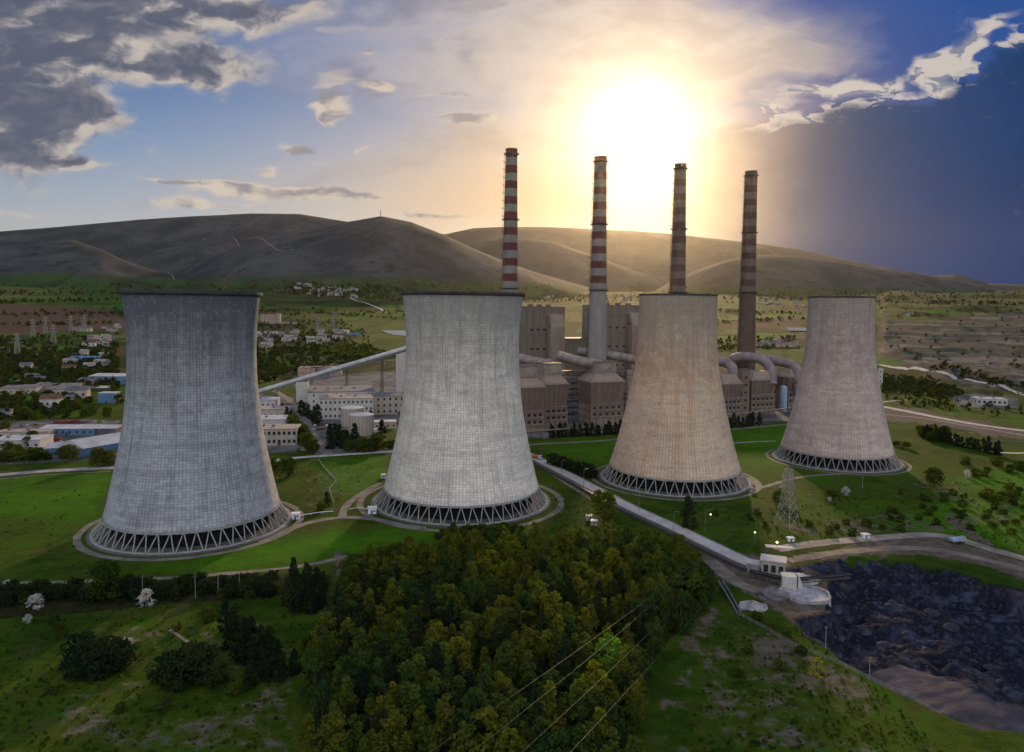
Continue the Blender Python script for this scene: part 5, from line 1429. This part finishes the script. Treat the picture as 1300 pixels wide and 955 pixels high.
# ---------------------------------------------------------------- foliage
def leaf_mat(name, lo, mid, hi, gold=(0.10, 0.085, 0.015), goldf=0.5, trans=0.3):
    mt = bpy.data.materials.new(name); mt.use_nodes = True; nt = mt.node_tree; nt.nodes.clear()
    out = nt.nodes.new('ShaderNodeOutputMaterial')
    oi = N(nt, 'ShaderNodeObjectInfo'); at = N(nt, 'ShaderNodeAttribute', _attribute_name='tint'); cl = N(nt, 'ShaderNodeAttribute', _attribute_name='clump')
    t = (X(nt, oi.outputs['Random']) + X(nt, at.outputs['Fac'])).fract()
    geo = N(nt, 'ShaderNodeNewGeometry')
    pn = noise(nt, geo.outputs['Position'], 0.022, 3, 0.6)
    f = (t * 0.55 + X(nt, cl.outputs['Fac']) * 0.45)
    c = ramp(nt, f, [(0.0, lo), (0.5, mid), (1.0, hi)])
    c = mix(nt, ((pn + t * 0.30).ss(0.52, 0.78)) * goldf, c, gold)  # gold patches: sunlit glow and dry foliage both put into the leaf colour
    d = N(nt, 'ShaderNodeBsdfDiffuse', Roughness=0.6); nt.links.new(c, d.inputs['Color'])
    tr = N(nt, 'ShaderNodeBsdfTranslucent'); nt.links.new(mix(nt, 1.0, c, (1.1, 1.3, 0.45), 'MULTIPLY'), tr.inputs['Color'])
    ms = nt.nodes.new('ShaderNodeMixShader'); ms.inputs[0].default_value = trans
    nt.links.new(d.outputs[0], ms.inputs[1]); nt.links.new(tr.outputs[0], ms.inputs[2]); nt.links.new(ms.outputs[0], out.inputs['Surface'])
    return mt
pine_leaf = leaf_mat('pine_needles', (0.020, 0.046, 0.022), (0.058, 0.092, 0.020), (0.135, 0.165, 0.018), (0.165, 0.140, 0.012), 0.46, 0.35)
dark_leaf = leaf_mat('dark_fir_needles', (0.012, 0.022, 0.012), (0.020, 0.034, 0.015), (0.034, 0.050, 0.018), goldf=0.1, trans=.2)
broad_leaf = leaf_mat('broad_leaves', (0.030, 0.050, 0.012), (0.055, 0.085, 0.018), (0.100, 0.130, 0.022), goldf=0.4, trans=.4)
lime_leaf = leaf_mat('spring_leaves', (0.10, 0.20, 0.025), (0.15, 0.30, 0.04), (0.20, 0.38, 0.05), goldf=0.0, trans=.45)
yellow_leaf = leaf_mat('yellow_leaves', (0.20, 0.20, 0.02), (0.32, 0.30, 0.03), (0.42, 0.40, 0.05), goldf=0.0, trans=.4)
blossom = leaf_mat('white_blossom', (0.30, 0.30, 0.30), (0.48, 0.46, 0.47), (0.62, 0.58, 0.60), goldf=0.0, trans=.2)
bark = simple('tree_bark', (0.07, 0.055, 0.042), 0.95, 0.4, 2.0)

def crown_np(rng, h, w, shape, ncl, per, size, z0=0.0):
    t = rng.random(ncl) ** (0.9 if shape == 'round' else 1.15)
    if shape == 'cone': pr = (1 - t) ** 0.75 * np.minimum(1, t / 0.08 + .35) + .04
    elif shape == 'pine': pr = np.sqrt(np.clip(1 - (np.abs(t - .30) / .72) ** 2.0, 0, 1)) * .98 + .06
    elif shape == 'column': pr = np.sqrt(np.clip(1 - (np.abs(t - .42) / .6) ** 3.0, 0, 1))
    else: pr = np.sqrt(np.clip(1 - (np.abs(t - .45) / .56) ** 2, 0.01, 1))
    a = rng.random(ncl) * 2 * np.pi
    lob = 1 + .20 * np.sin(3 * a + rng.random() * 6) + .12 * np.sin(5 * a + t * 9)
    r = w / 2 * pr * lob * (0.40 + 0.60 * rng.random(ncl) ** .4)
    C = np.stack([r * np.cos(a), r * np.sin(a), z0 + t * (h - z0)], -1)
    cr = (w * .13 + w * .07 * rng.random(ncl)) * (.8 + .5 * pr)
    n = ncl * per
    D = rng.normal(size=(n, 3)); D /= np.linalg.norm(D, axis=1, keepdims=True)
    D[:, 2] = np.where(rng.random(n) < .65, np.abs(D[:, 2]), D[:, 2])
    P = np.repeat(C, per, 0) + D * (np.repeat(cr, per)[:, None]) * (.55 + .55 * rng.random((n, 1))) * np.array([1, 1, .8])
    nr = D + rng.normal(size=(n, 3)) * .7; nr /= np.linalg.norm(nr, axis=1, keepdims=True)
    e1 = np.cross(nr, rng.normal(size=(n, 3))); e1 /= np.linalg.norm(e1, axis=1, keepdims=True); e2 = np.cross(nr, e1)
    s = size * (.6 + .8 * rng.random((n, 1))) / 2
    V = np.stack([P - e1 * s - e2 * s * .7, P + e1 * s * 1.1 - e2 * s * .5, P + e1 * s * .8 + e2 * s, P - e1 * s * .9 + e2 * s * .8], 1)
    return V.reshape(-1, 3), np.repeat(np.repeat(rng.random(ncl), per), 4)

def crown_mesh(name, rng, mt, *a, **k):
    V, cl = crown_np(rng, *a, **k)
    me = np_mesh(name, V, np.arange(len(V)).reshape(-1, 4), [mt]); attr(me, 'clump', cl); attr(me, 'tint', np.zeros(len(V)))
    return me
def trunk_mesh(h, r, limbs, rng):
    m_ = MB(); m_.tube([(0, 0, -.4), (.05, 0, h * .35), (0, .08, h * .7), (0, 0, h * .92)], [r * 1.25, r, r * .6, r * .2], 7)
    for k in range(limbs):
        a = rng.random() * 6.28; z = h * (.3 + .5 * rng.random()); L = h * .22
        m_.bar((0, 0, z), (math.cos(a) * L, math.sin(a) * L, z + L * .7), r * .4, r * .12, 5)
    return m_
def tree(name, shape, mt, h, w, z0, ncl, per, size, seed, label, cat='tree', group=None, limbs=7, r=None):
    rng = np.random.default_rng(seed)
    t = empty(name, (0, 0, 0), 0, label, cat, group)
    trunk_mesh(h, r or h * .018 + .04, limbs, rng).build('trunk', bark, t)
    me = crown_mesh('crown', rng, mt, h, w, shape, ncl, per, size, z0=z0)
    o = bpy.data.objects.new('crown', me); COL.objects.link(o); o.parent = t
    return t
LP = 'pine with dark green to sun-gold tinted needles packed in the plantation below the middle towers'
GPn = 'pines of the dense plantation'
pines = [tree('pine_tree', 'pine' if k % 2 else 'cone', pine_leaf, 10.5 + (k % 3), 6.2, .9, 48, 26, .56, 100 + k, LP, 'pine', GPn) for k in range(7)] + [tree('pine_tree', 'cone', dark_leaf, 12.5, 4.8, .5, 52, 24, .5, 150 + k, LP, 'pine', GPn) for k in range(2)]
# plantation positions
pts = []
fx = [G(*q) for q in FOREST]
xs = [p.x for p in fx]; yy = [p.y for p in fx]
rs = np.random.default_rng(3); grid = {}
cx_ = rs.uniform(min(xs) - 10, max(xs) + 5, 26000); cy_ = rs.uniform(min(yy) - 6, max(yy), 26000)
cq = project(np.stack([cx_, cy_, 0 * cx_], -1)); csd = poly_sd(cq[:, 0], np.minimum(cq[:, 1], 953), FOREST); cf = fbm(cx_ / 11, cy_ / 11, 2)
for x_, y_, q, s1, f1 in zip(cx_.tolist(), cy_.tolist(), cq.tolist(), csd, cf):
    if s1 < -2 or f1 < .27 or (q[0] - 772) ** 2 + (max(0, q[1] - 866) * 0.45 + max(0, 850 - q[1]) * 1.5) ** 2 < 22 ** 2 or (q[0] - 804) ** 2 + (q[1] - 712) ** 2 < 64: continue
    key = (int(x_ // 4.6), int(y_ // 4.6)); ok = True
    for a in (-1, 0, 1):
        for b in (-1, 0, 1):
            for (u_, v_) in grid.get((key[0] + a, key[1] + b), ()):
                if (u_ - x_) ** 2 + (v_ - y_) ** 2 < 4.6 ** 2: ok = False
    if not ok: continue
    grid.setdefault(key, []).append((x_, y_)); pts.append((x_, y_, q[0], q[1]))
pts.sort(key=lambda p: math.hypot(p[0], p[1]))
vis = [p for p in pts if 0 < p[2] < 1300 and p[3] < 965][:300]
sv = set((p[0], p[1]) for p in vis); rest = [p for p in pts if (p[0], p[1]) not in sv]
for i, p in enumerate(vis):
    s = random.uniform(.62, 1.25); sz = s * random.uniform(.85, 1.2)
    if i < 9: o = pines[i]
    else: o = dup(pines[i % 9])
    o.location = (p[0], p[1], 0); o.rotation_euler = (0, 0, random.uniform(0, 6.28)); o.scale = (s, s, sz)
def merged(name, variants, places, mt, label=None):
    """one foliage object from variant crowns: places = (x,y,z,scale,rz)"""
    Vs, cl, ti = [], [], []
    for (x_, y_, z_, s, rz) in places:
        V, c = variants[rs.integers(len(variants))]
        ca, sa = math.cos(rz), math.sin(rz)
        Q = np.stack([(V[:, 0] * ca - V[:, 1] * sa) * s + x_, (V[:, 0] * sa + V[:, 1] * ca) * s + y_, V[:, 2] * s * rs.uniform(.85, 1.15) + z_], -1)
        Vs.append(Q); cl.append(c); ti.append(np.full(len(V), rs.random()))
    V = np.concatenate(Vs); me = np_mesh(name, V, np.arange(len(V)).reshape(-1, 4), [mt]); attr(me, 'clump', np.concatenate(cl)); attr(me, 'tint', np.concatenate(ti))
    o = bpy.data.objects.new(name, me); COL.objects.link(o); tag(o, label, kind='stuff'); return o
pv = [crown_np(np.random.default_rng(200 + k), 10.5 + (k % 3), 6.2, 'pine' if k % 2 else 'cone', 46, 24, .6, z0=.8) for k in range(6)]
merged('pine_plantation', pv, [(p[0], p[1], 0, rs.uniform(.72, 1.2), rs.uniform(0, 6.28)) for p in rest], pine_leaf, 'far part of the dense pine plantation')
print('PINES', len(vis), len(rest))

# shrubs and single trees
P_round = [tree('broadleaf_tree', 'round', broad_leaf, 9, 8, .7, 60, 26, .6, 300 + k, 'x', 'tree') for k in range(4)]
P_dark = [tree('dark_fir_tree', 'cone', dark_leaf, 11, 5.5, .3, 56, 26, .52, 320 + k, 'x', 'tree') for k in range(3)]
P_lime = [tree('spring_tree', 'column', lime_leaf, 10, 5.5, .4, 52, 26, .5, 340 + k, 'x', 'tree') for k in range(2)]
P_bl = [tree('blossoming_tree', 'round', blossom, 6.5, 5.2, .6, 44, 20, .32, 360 + k, 'x', 'tree') for k in range(2)]
P_bush = [tree('shrub', 'round', broad_leaf, 3.6, 4.4, -.3, 30, 22, .45, 380 + k, 'x', 'shrub', limbs=3) for k in range(4)]
P_dbush = [tree('shrub', 'round', dark_leaf, 4.6, 5.2, -.3, 34, 24, .45, 400 + k, 'x', 'shrub', limbs=3) for k in range(4)]
P_yel = [tree('yellow_tree', 'column', yellow_leaf, 6, 3.4, .4, 26, 22, .34, 420, 'x', 'tree')]
used = set()
def plant(protos, px, py, s, label, group=None, xy=None):
    p = G(px, py) if xy is None else Vector((xy[0], xy[1], hz(*xy)))
    k = random.randrange(len(protos)); o = protos[k]
    if id(o) in used: o = dup(o)
    else: used.add(id(o))
    o.location = p; o.rotation_euler = (0, 0, random.uniform(0, 6.28)); o.scale = (s * random.uniform(.93, 1.07), s * random.uniform(.93, 1.07), s * random.uniform(.9, 1.1))
    o['label'] = label
    if group: o['group'] = group
    elif 'group' in o: del o['group']
    return o
plant(P_round, 767, 664, 1.75, 'big round green tree on the far edge of the plantation beside the haul road')
plant(P_dark, 873, 670, 1.45, 'dark fir between the haul road and the buff stained tower')
plant(P_lime, 772, 862, 1.2, 'bright lime green tree at the near edge of the plantation')
plant(P_lime, 804, 712, .75, 'tiny lime green treetop inside the plantation')
plant(P_yel, 1036, 861, .95, 'small yellow tree on the slope left of the silt')
plant(P_round, 132, 762, 1.45, 'large green tree on the shrub belt below the nearest tower')
plant(P_bl, 186, 772, 0.94, 'white blossoming tree on the meadow in front of the thin pole')
plant(P_bl, 46, 774, 0.90, 'white blossoming tree in the shrub belt at the far left')
plant(P_bl, 35, 792, 0.49, 'small white blossoming tree alone on the meadow at the far left')
plant(P_bl, 160, 826, 0.66, 'pale blossoming tree above the dark bushes at the lower left')
plant(P_bl, 10, 755, 0.82, 'white blossoming tree at the left edge of the photo')
plant(P_bl, 1073, 630, 0.82, 'white blossoming tree right of the lattice pylon')
plant(P_bl, 1228, 607, 0.78, 'white blossoming tree in the meadow at the far right')
plant(P_bl, 1053, 637, 0.45, 'tiny white blossoming bush in front of the round bush')
plant(P_bush, 1056, 634, 1.6, 'round dark green bush beside the blossoming tree')
plant(P_round, 1186, 617, 1.15, 'round green tree in the meadow right of the rosy tower')
plant(P_round, 988, 640, .8, 'dark green tree left of the pylon foot')
plant(P_dark, 415, 643, .75, 'dark tree between the two left towers')
plant(P_bush, 408, 648, 1.2, 'low bush at the foot of the dark tree')
plant(P_round, 343, 605, 1.25, 'left light green tree hugging the edge of the nearest tower')
plant(P_round, 366, 605, 1.35, 'right light green tree close to the edge of the nearest tower')
plant(P_lime, 127, 545, .8, 'bright green tree behind the pale gabled warehouse')
plant(P_lime, 36, 516, 1.1, 'bright green tree among the dark trees at the far left')
plant(P_lime, 68, 517, 1.1, 'bright green tree right of the other in the dark trees')
plant(P_round, 124, 592, 1.25, 'yellow green tree in front of the gabled warehouse')
plant(P_round, 140, 590, 1.15, 'yellow green tree touching the nearest tower on its left')
def row(protos, pts_, s, label, group, jit=2.0):
    for (x_, y_) in pts_: plant(protos, x_ + random.uniform(-jit, jit), y_ + random.uniform(-jit, jit) * .3, s * random.uniform(.8, 1.2), label, group)
def between(a, b, n): return [(a[0] + (b[0] - a[0]) * k / max(1, n - 1), a[1] + (b[1] - a[1]) * k / max(1, n - 1)) for k in range(n)]
row(P_dark, between((699, 556), (800, 550), 22), 1.0, 'dark conifer in the row at the foot of the left precipitators', 'conifer row by the precipitators')
row(P_dark, between((918, 545), (962, 540), 10), 1.1, 'dark conifer in the row at the foot of the right precipitators', 'conifer row right of the buff tower')
row(P_dbush, between((702, 590), (752, 608), 11), 1.5, 'dark shrub lining the far side of the haul road', 'shrubs lining the haul road', 1.0)
row(P_round, between((370, 545), (396, 575), 8), 1.25, 'yellow green tree in the avenue beside the stepped workshops', 'avenue of yellow green trees', 1.5)
row(P_dark, between((358, 525), (384, 562), 6), 1.2, 'dark tree in the avenue beside the stepped workshops', 'dark trees of the avenue', 1.5)
row(P_dark, [(392, 532), (398, 535), (404, 538), (386, 528), (381, 524)], 1.4, 'dark fir in front of the white office', 'firs at the white office', 1)
row(P_dark, [(418, 562), (426, 566), (434, 570), (441, 568), (449, 566), (430, 560), (422, 570), (470, 537), (486, 556)], 1.35, 'dark fir around the squat silos', 'firs around the squat silos', 2)
row(P_round, [(444, 573), (454, 573), (463, 574), (473, 573), (482, 572), (492, 571), (499, 570), (459, 569), (477, 568)], .95, 'green tree in the hedge below the squat silos', 'hedge of trees below the silos', 2)
row(P_bush, between((-10, 588), (60, 584), 12), 1.8, 'yellow green shrub between the yard and the road at the left', 'shrubs at the left road', 2)
row(P_round, between((-5, 575), (50, 583), 5), .8, 'green tree between the yard and the road at the left', 'trees at the left road', 3)
row(P_dark, between((1172, 556), (1268, 578), 20), .95, 'dark conifer in the belt below the bright curving path', 'conifer belt at the right', 2)
row(P_round, [(1168, 552), (1176, 556), (1184, 552), (1192, 557), (1200, 558), (1180, 560)], 1.1, 'green tree in the clump left of the bright curving path', 'tree clump at the curving path', 2)
row(P_bush, [(1138, 566), (1148, 569), (1265, 592), (1283, 600), (1290, 596), (1298, 598), (1305, 595), (1238, 605), (1250, 604), (1225, 590), (1285, 622), (1293, 630), (1275, 636), (1262, 640), (1255, 632)], 1.5, 'dark bush scattered over the meadow at the far right', 'bushes on the right meadow', 3)
row(P_bush, [(x_, y_) for x_, y_ in zip(np.random.default_rng(5).uniform(1130, 1310, 60), np.random.default_rng(6).uniform(628, 700, 60)) if y_ < 668 + (x_ - 1130) * .08], .85, 'low scrubby bush on the slope above the sandy track', 'scrub above the sandy track', 3)
row(P_bush, [(960, 652), (950, 660), (1010, 655), (1030, 668), (1050, 676), (1080, 680), (1060, 672), (1100, 668), (1120, 672), (905, 655), (1000, 650), (975, 668), (1075, 665), (1140, 674)], .9, 'low bush in the dark grass around the pylon', 'bushes around the pylon', 4)
row(P_dbush, [(x_, 762 - x_ * .03 + random.uniform(-9, 7)) for x_ in np.linspace(-30, 345, 62)], 1.05, 'dark shrub in the belt below the nearest tower', 'shrub belt below the nearest tower', 3)
row(P_bush, [(x_, 752 - x_ * .02 + random.uniform(-5, 14)) for x_ in np.linspace(-30, 345, 26)], .9, 'green shrub in the belt below the nearest tower', 'green shrubs below the nearest tower', 3)
row(P_dbush, [(98, 860), (112, 850), (122, 858), (135, 856), (148, 850), (155, 842), (128, 842), (105, 838)], 1.5, 'dark rounded bush in the clump at the lower left', 'bush clump at the lower left', 3)
row(P_dbush, [(215, 865), (232, 858), (247, 846), (226, 872), (255, 862), (270, 870)], 1.55, 'dark rounded bush in the clump near the bottom, left of the plantation', 'bush clump at the lower middle', 3)
row(P_dark, [(283, 800), (292, 808), (300, 802), (308, 818), (318, 826), (330, 838), (340, 830), (352, 848), (322, 850), (306, 842), (290, 826), (335, 862), (360, 866), (376, 856), (318, 872)], .85, 'dark small pine on the slope left of the plantation', 'small pines left of the plantation', 3)
row(P_dark, [(366, 768), (374, 756), (384, 764), (392, 752), (402, 762), (410, 770), (396, 778), (380, 778), (388, 742), (412, 750), (370, 742)], .9, 'dark pine in the clump between shrub belt and plantation', 'pine clump beside the plantation', 3)
row(P_bush, [(262, 790), (270, 782), (395, 820), (402, 835), (230, 800), (75, 800), (82, 812), (66, 792), (300, 880), (210, 900), (150, 905), (60, 880), (980, 800), (965, 790), (1000, 812), (1020, 830), (950, 830), (940, 860), (990, 850)], .8, 'low bush scattered over the front meadows', 'bushes on the front meadows', 4)
row(P_bush, between((560, 684), (655, 676), 12), 1.2, 'light green bush on the back edge of the plantation', 'bushes at the back edge of the plantation', 3)
row(P_bush, [(x_, y_) for x_, y_ in zip(np.linspace(440, 520, 9), np.linspace(720, 700, 9))], 1.3, 'green bush at the left corner of the plantation', 'bushes at the plantation corner', 4)
row(P_round, [(2, 530), (14, 522), (20, 512), (50, 524), (58, 516), (80, 520), (90, 512), (100, 520), (110, 512), (84, 506), (46, 508), (26, 505), (10, 508), (74, 494), (95, 505), (140, 505), (146, 498), (118, 526), (104, 530), (135, 530), (60, 505), (0, 490), (150, 512), (28, 532), (42, 534), (10, 545), (44, 562), (36, 570), (80, 583), (92, 584)], 1.0, 'dark green tree in the wooded belt behind the yard', 'trees behind the left yard', 4)
for L_ in (P_round, P_dark, P_lime, P_bl, P_bush, P_dbush, P_yel):
    for o in L_:
        if id(o) not in used:
            for c in list(o.children): bpy.data.objects.remove(c)
            bpy.data.objects.remove(o)

# ---------------------------------------------------------------- distant woods and hedges (uncountable)
lv = [crown_np(np.random.default_rng(500 + k), 8, 8, 'round', 9, 9, 1.9, z0=0) for k in range(5)]
def scatter(poly, n):
    px_ = [p[0] for p in poly]; py_ = [p[1] for p in poly]; out = []
    while len(out) < n:
        x_ = rs.uniform(min(px_), max(px_), 400); y_ = rs.uniform(min(py_), max(py_), 400)
        k = poly_sd(x_, y_, poly) > 0
        out += [(a, b) for a, b in zip(x_[k], y_[k])]
    return out[:n]
def Gv(P):
    """vectorised ground hit for many pixels"""
    P = np.asarray(P, float); D_ = FV[None] + RV[None] * ((P[:, :1] - 650) / F) - UV[None] * ((P[:, 1:] - 433) / F)
    ts = np.geomspace(150, 9500, 170); prev = None; hit = np.full(len(P), np.nan)
    for i, t in enumerate(ts):
        g = CH + D_[:, 2] * t - height(D_[:, 0] * t, D_[:, 1] * t)
        if prev is not None:
            k = np.isnan(hit) & (g <= 0)
            hit[k] = ts[i - 1] + (t - ts[i - 1]) * prev[k] / (prev[k] - g[k])
        prev = g
    hit = np.where(np.isnan(hit), 8000.0, hit)
    xy = D_[:, :2] * hit[:, None]; return np.concatenate([xy, height(xy[:, 0], xy[:, 1])[:, None]], 1)
spots = []
for poly, n, s in [
    ([(-60, 448), (150, 446), (150, 496), (-60, 500)], 900, 1.0), ([(318, 446), (400, 440), (470, 442), (510, 455), (400, 470), (318, 492)], 420, 1.0),
    ([(-60, 504), (104, 504), (104, 532), (-60, 536)], 190, .8),
    ([(-100, 399), (560, 396), (560, 398), (-100, 401)], 120, 1.0), ([(-100, 414), (150, 410), (150, 412), (-100, 416)], 80, .9), ([(400, 396), (560, 409), (560, 411), (400, 398)], 70, .9), ([(870, 392), (1020, 398), (1020, 400), (870, 394)], 90, 1.0), ([(870, 410), (1020, 404), (1020, 406), (870, 412)], 60, .9),
    ([(-100, 362), (700, 360), (700, 372), (-100, 374)], 260, 1.25), ([(800, 362), (1300, 372), (1300, 380), (800, 374)], 260, 1.25), ([(1120, 420), (1300, 400), (1300, 470), (1120, 450)], 50, .8),
    ([(320, 410), (430, 405), (470, 425), (470, 445), (320, 446)], 330, .9), ([(0, 428), (150, 425), (150, 447), (0, 450)], 150, .9),
    ([(1118, 478), (1180, 482), (1225, 500), (1200, 506), (1118, 500)], 260, .8), ([(1118, 500), (1300, 520), (1300, 532), (1118, 512)], 45, .7),
    ([(900, 430), (1010, 428), (1010, 442), (900, 446)], 160, .9), ([(1180, 470), (1310, 500), (1310, 492), (1200, 464)], 60, .9),
    ([(-100, 395), (560, 392), (560, 404), (-100, 404)], 90, 1.3), ([(880, 385), (1300, 385), (1300, 400), (880, 420)], 110, 1.2), ([(660, 376), (900, 376), (900, 384), (660, 384)], 300, 1.2),
    ([(360, 358), (470, 362), (560, 372), (560, 386), (470, 380), (360, 374)], 320, 1.3), ([(-100, 372), (560, 370), (560, 374), (-100, 376)], 160, 1.4), ([(-100, 384), (150, 380), (150, 383), (-100, 388)], 130, 1.3),
    ([(880, 372), (1300, 385), (1300, 390), (880, 380)], 200, 1.4), ([(505, 470), (560, 465), (560, 520), (505, 530)], 60, 1.0)]:
    spots += [(a, b, s) for a, b in scatter(poly, n)]
gv = Gv([(a, b) for a, b, s in spots])
merged('distant_woodland', lv, [(g_[0], g_[1], g_[2] - .5, s[2] * rs.uniform(.6, 1.25), rs.uniform(0, 6.28)) for g_, s in zip(gv, spots)], leaf_mat('far_foliage', (0.022, 0.034, 0.014), (0.036, 0.050, 0.018), (0.060, 0.078, 0.022), goldf=.35, trans=.2), 'tree belts and hedges on the distant plain')
# light green thickets beyond the conveyor
lt = scatter([(405, 440), (470, 436), (478, 452), (440, 458), (405, 452)], 130); gv = Gv(lt)
merged('bright_thicket', lv, [(g_[0], g_[1], g_[2] - .5, rs.uniform(.6, 1.1), rs.uniform(0, 6.28)) for g_ in gv], leaf_mat('thicket_foliage', (0.07, 0.10, 0.014), (0.11, 0.15, 0.02), (0.15, 0.19, 0.025), goldf=.2, trans=.3), 'bright green thicket beyond the conveyor')

# ---------------------------------------------------------------- villages on the plain
def house_proto(wm_, rm_):
    m_ = MB(); m_.box(-6, 6, -4.5, 4.5, -2, 6); m_.add([(-6.5, -5, 6), (6.5, -5, 6), (6.5, 5, 6), (-6.5, 5, 6), (-6.5, 0, 9), (6.5, 0, 9)], [(0, 1, 5, 4), (2, 3, 4, 5), (0, 4, 3), (1, 2, 5), (3, 2, 1, 0)], 1)
    for x_ in (-4, 0, 4):
        m_.box(x_ - .7, x_ + .7, -4.6, -4.51, 1.5, 3.5, 2)
    return m_.build('village_house', [wm_, rm_, glass])
hp_ = [house_proto(white_wall, red_roof), house_proto(cream_wall, tan_roof), house_proto(cream_wall, grey_roof)]
first = [True] * 3
for poly, n, label, grp in [
    ([(375, 360), (450, 366), (455, 378), (400, 376), (372, 370)], 46, 'tiny house in the village at the foot of the near left hill', 'village at the foot of the hill'),
    ([(95, 417), (150, 416), (150, 421), (98, 422)], 9, 'tiny white house in the line left of the nearest tower', 'houses left of the nearest tower'),
    ([(108, 430), (150, 430), (150, 440), (112, 440)], 10, 'tiny house in the hamlet left of the nearest tower', 'hamlet left of the nearest tower'),
    ([(322, 425), (345, 425), (340, 450), (322, 452)], 9, 'tiny house at the right edge of the nearest tower', 'houses right of the nearest tower'),
    ([(0, 448), (150, 446), (150, 490), (0, 492)], 12, 'tiny house among the dark woods left of the nearest tower', 'houses in the woods at the left'),
    ([(-20, 500), (110, 502), (110, 530), (-20, 534)], 4, 'small house among trees between the grey blocks and the yard', 'houses between blocks and yard'),
    ([(355, 425), (440, 415), (440, 436), (360, 440)], 22, 'tiny house scattered on the plain above the conveyor', 'houses above the conveyor'),
    ([(665, 374), (760, 374), (900, 378), (900, 386), (665, 384)], 34, 'tiny house in the town under the sun glare', 'town under the sun glare'),
    ([(960, 378), (1020, 382), (1020, 392), (960, 388)], 14, 'tiny house in the hamlet behind the dull smokestack', 'hamlet behind the dull smokestack'),
    ([(955, 434), (1010, 434), (1010, 440), (955, 442)], 8, 'tiny house among trees beyond the right precipitators', 'houses beyond the right precipitators'),
    ([(1120, 396), (1160, 396), (1160, 400), (1120, 400)], 3, 'tiny house out on the plain right of the rosy tower', 'houses right of the rosy tower')]:
    sp_ = scatter(poly, n); gv = Gv(sp_)
    for g_ in gv:
        k = random.choice((0, 1, 1, 2, 2, 2))
        if first[k]: o = hp_[k]; first[k] = False
        else: o = hp_[k].copy(); COL.objects.link(o)
        s = random.uniform(.8, 1.5); o.location = (g_[0], g_[1], g_[2]); o.scale = (s * random.uniform(.8, 1.8), s, s * random.uniform(.8, 1.1)); o.rotation_euler = (0, 0, random.uniform(-.5, .5))
        tag(o, label, 'house', grp)

# rough tufts and weeds over the near meadows
tv = [crown_np(np.random.default_rng(600 + k), 1.0, 1.6, 'round', 7, 7, .34, z0=-.1) for k in range(4)]
tp = []
for poly, n in [([(-60, 775), (340, 765), (400, 800), (330, 960), (-60, 960)], 700), ([(905, 790), (1010, 800), (1110, 870), (1200, 960), (860, 960)], 400), ([(880, 640), (1300, 600), (1300, 700), (1180, 676), (1000, 686), (900, 680)], 500), ([(-60, 620), (110, 615), (100, 720), (-60, 735)], 90), ([(380, 590), (480, 590), (430, 640), (380, 650)], 60), ([(700, 605), (770, 640), (850, 700), (700, 700)], 160)]:
    tp += scatter(poly, n)
gv = Gv(tp)
merged('meadow_weeds', tv, [(g_[0], g_[1], g_[2], rs.uniform(.3, .95), rs.uniform(0, 6.28)) for g_ in gv if abs(g_[2]) < .02], leaf_mat('weed_foliage', (0.020, 0.036, 0.008), (0.040, 0.060, 0.010), (0.075, 0.085, 0.020), goldf=.4, trans=.3), 'rough weeds and tufts on the meadows')
# ---------------------------------------------------------------- air
def haze(density, aniso, color):
    mb = MB(); mb.box(-11900, 11900, -11900, 11900, -60, 1420)
    mt = bpy.data.materials.new('haze'); mt.use_nodes = True
    nt = mt.node_tree; nt.nodes.clear()
    o = nt.nodes.new('ShaderNodeOutputMaterial'); v = nt.nodes.new('ShaderNodeVolumePrincipled')
    v.inputs['Color'].default_value = (*color, 1); v.inputs['Density'].default_value = density; v.inputs['Anisotropy'].default_value = aniso
    nt.links.new(v.outputs[0], o.inputs['Volume'])
    b = mb.build('haze', mt); tag(b, kind='stuff')
    b.display_type = 'WIRE'
haze(0.55e-5, 0.91, (1.0, 0.91, 0.77))
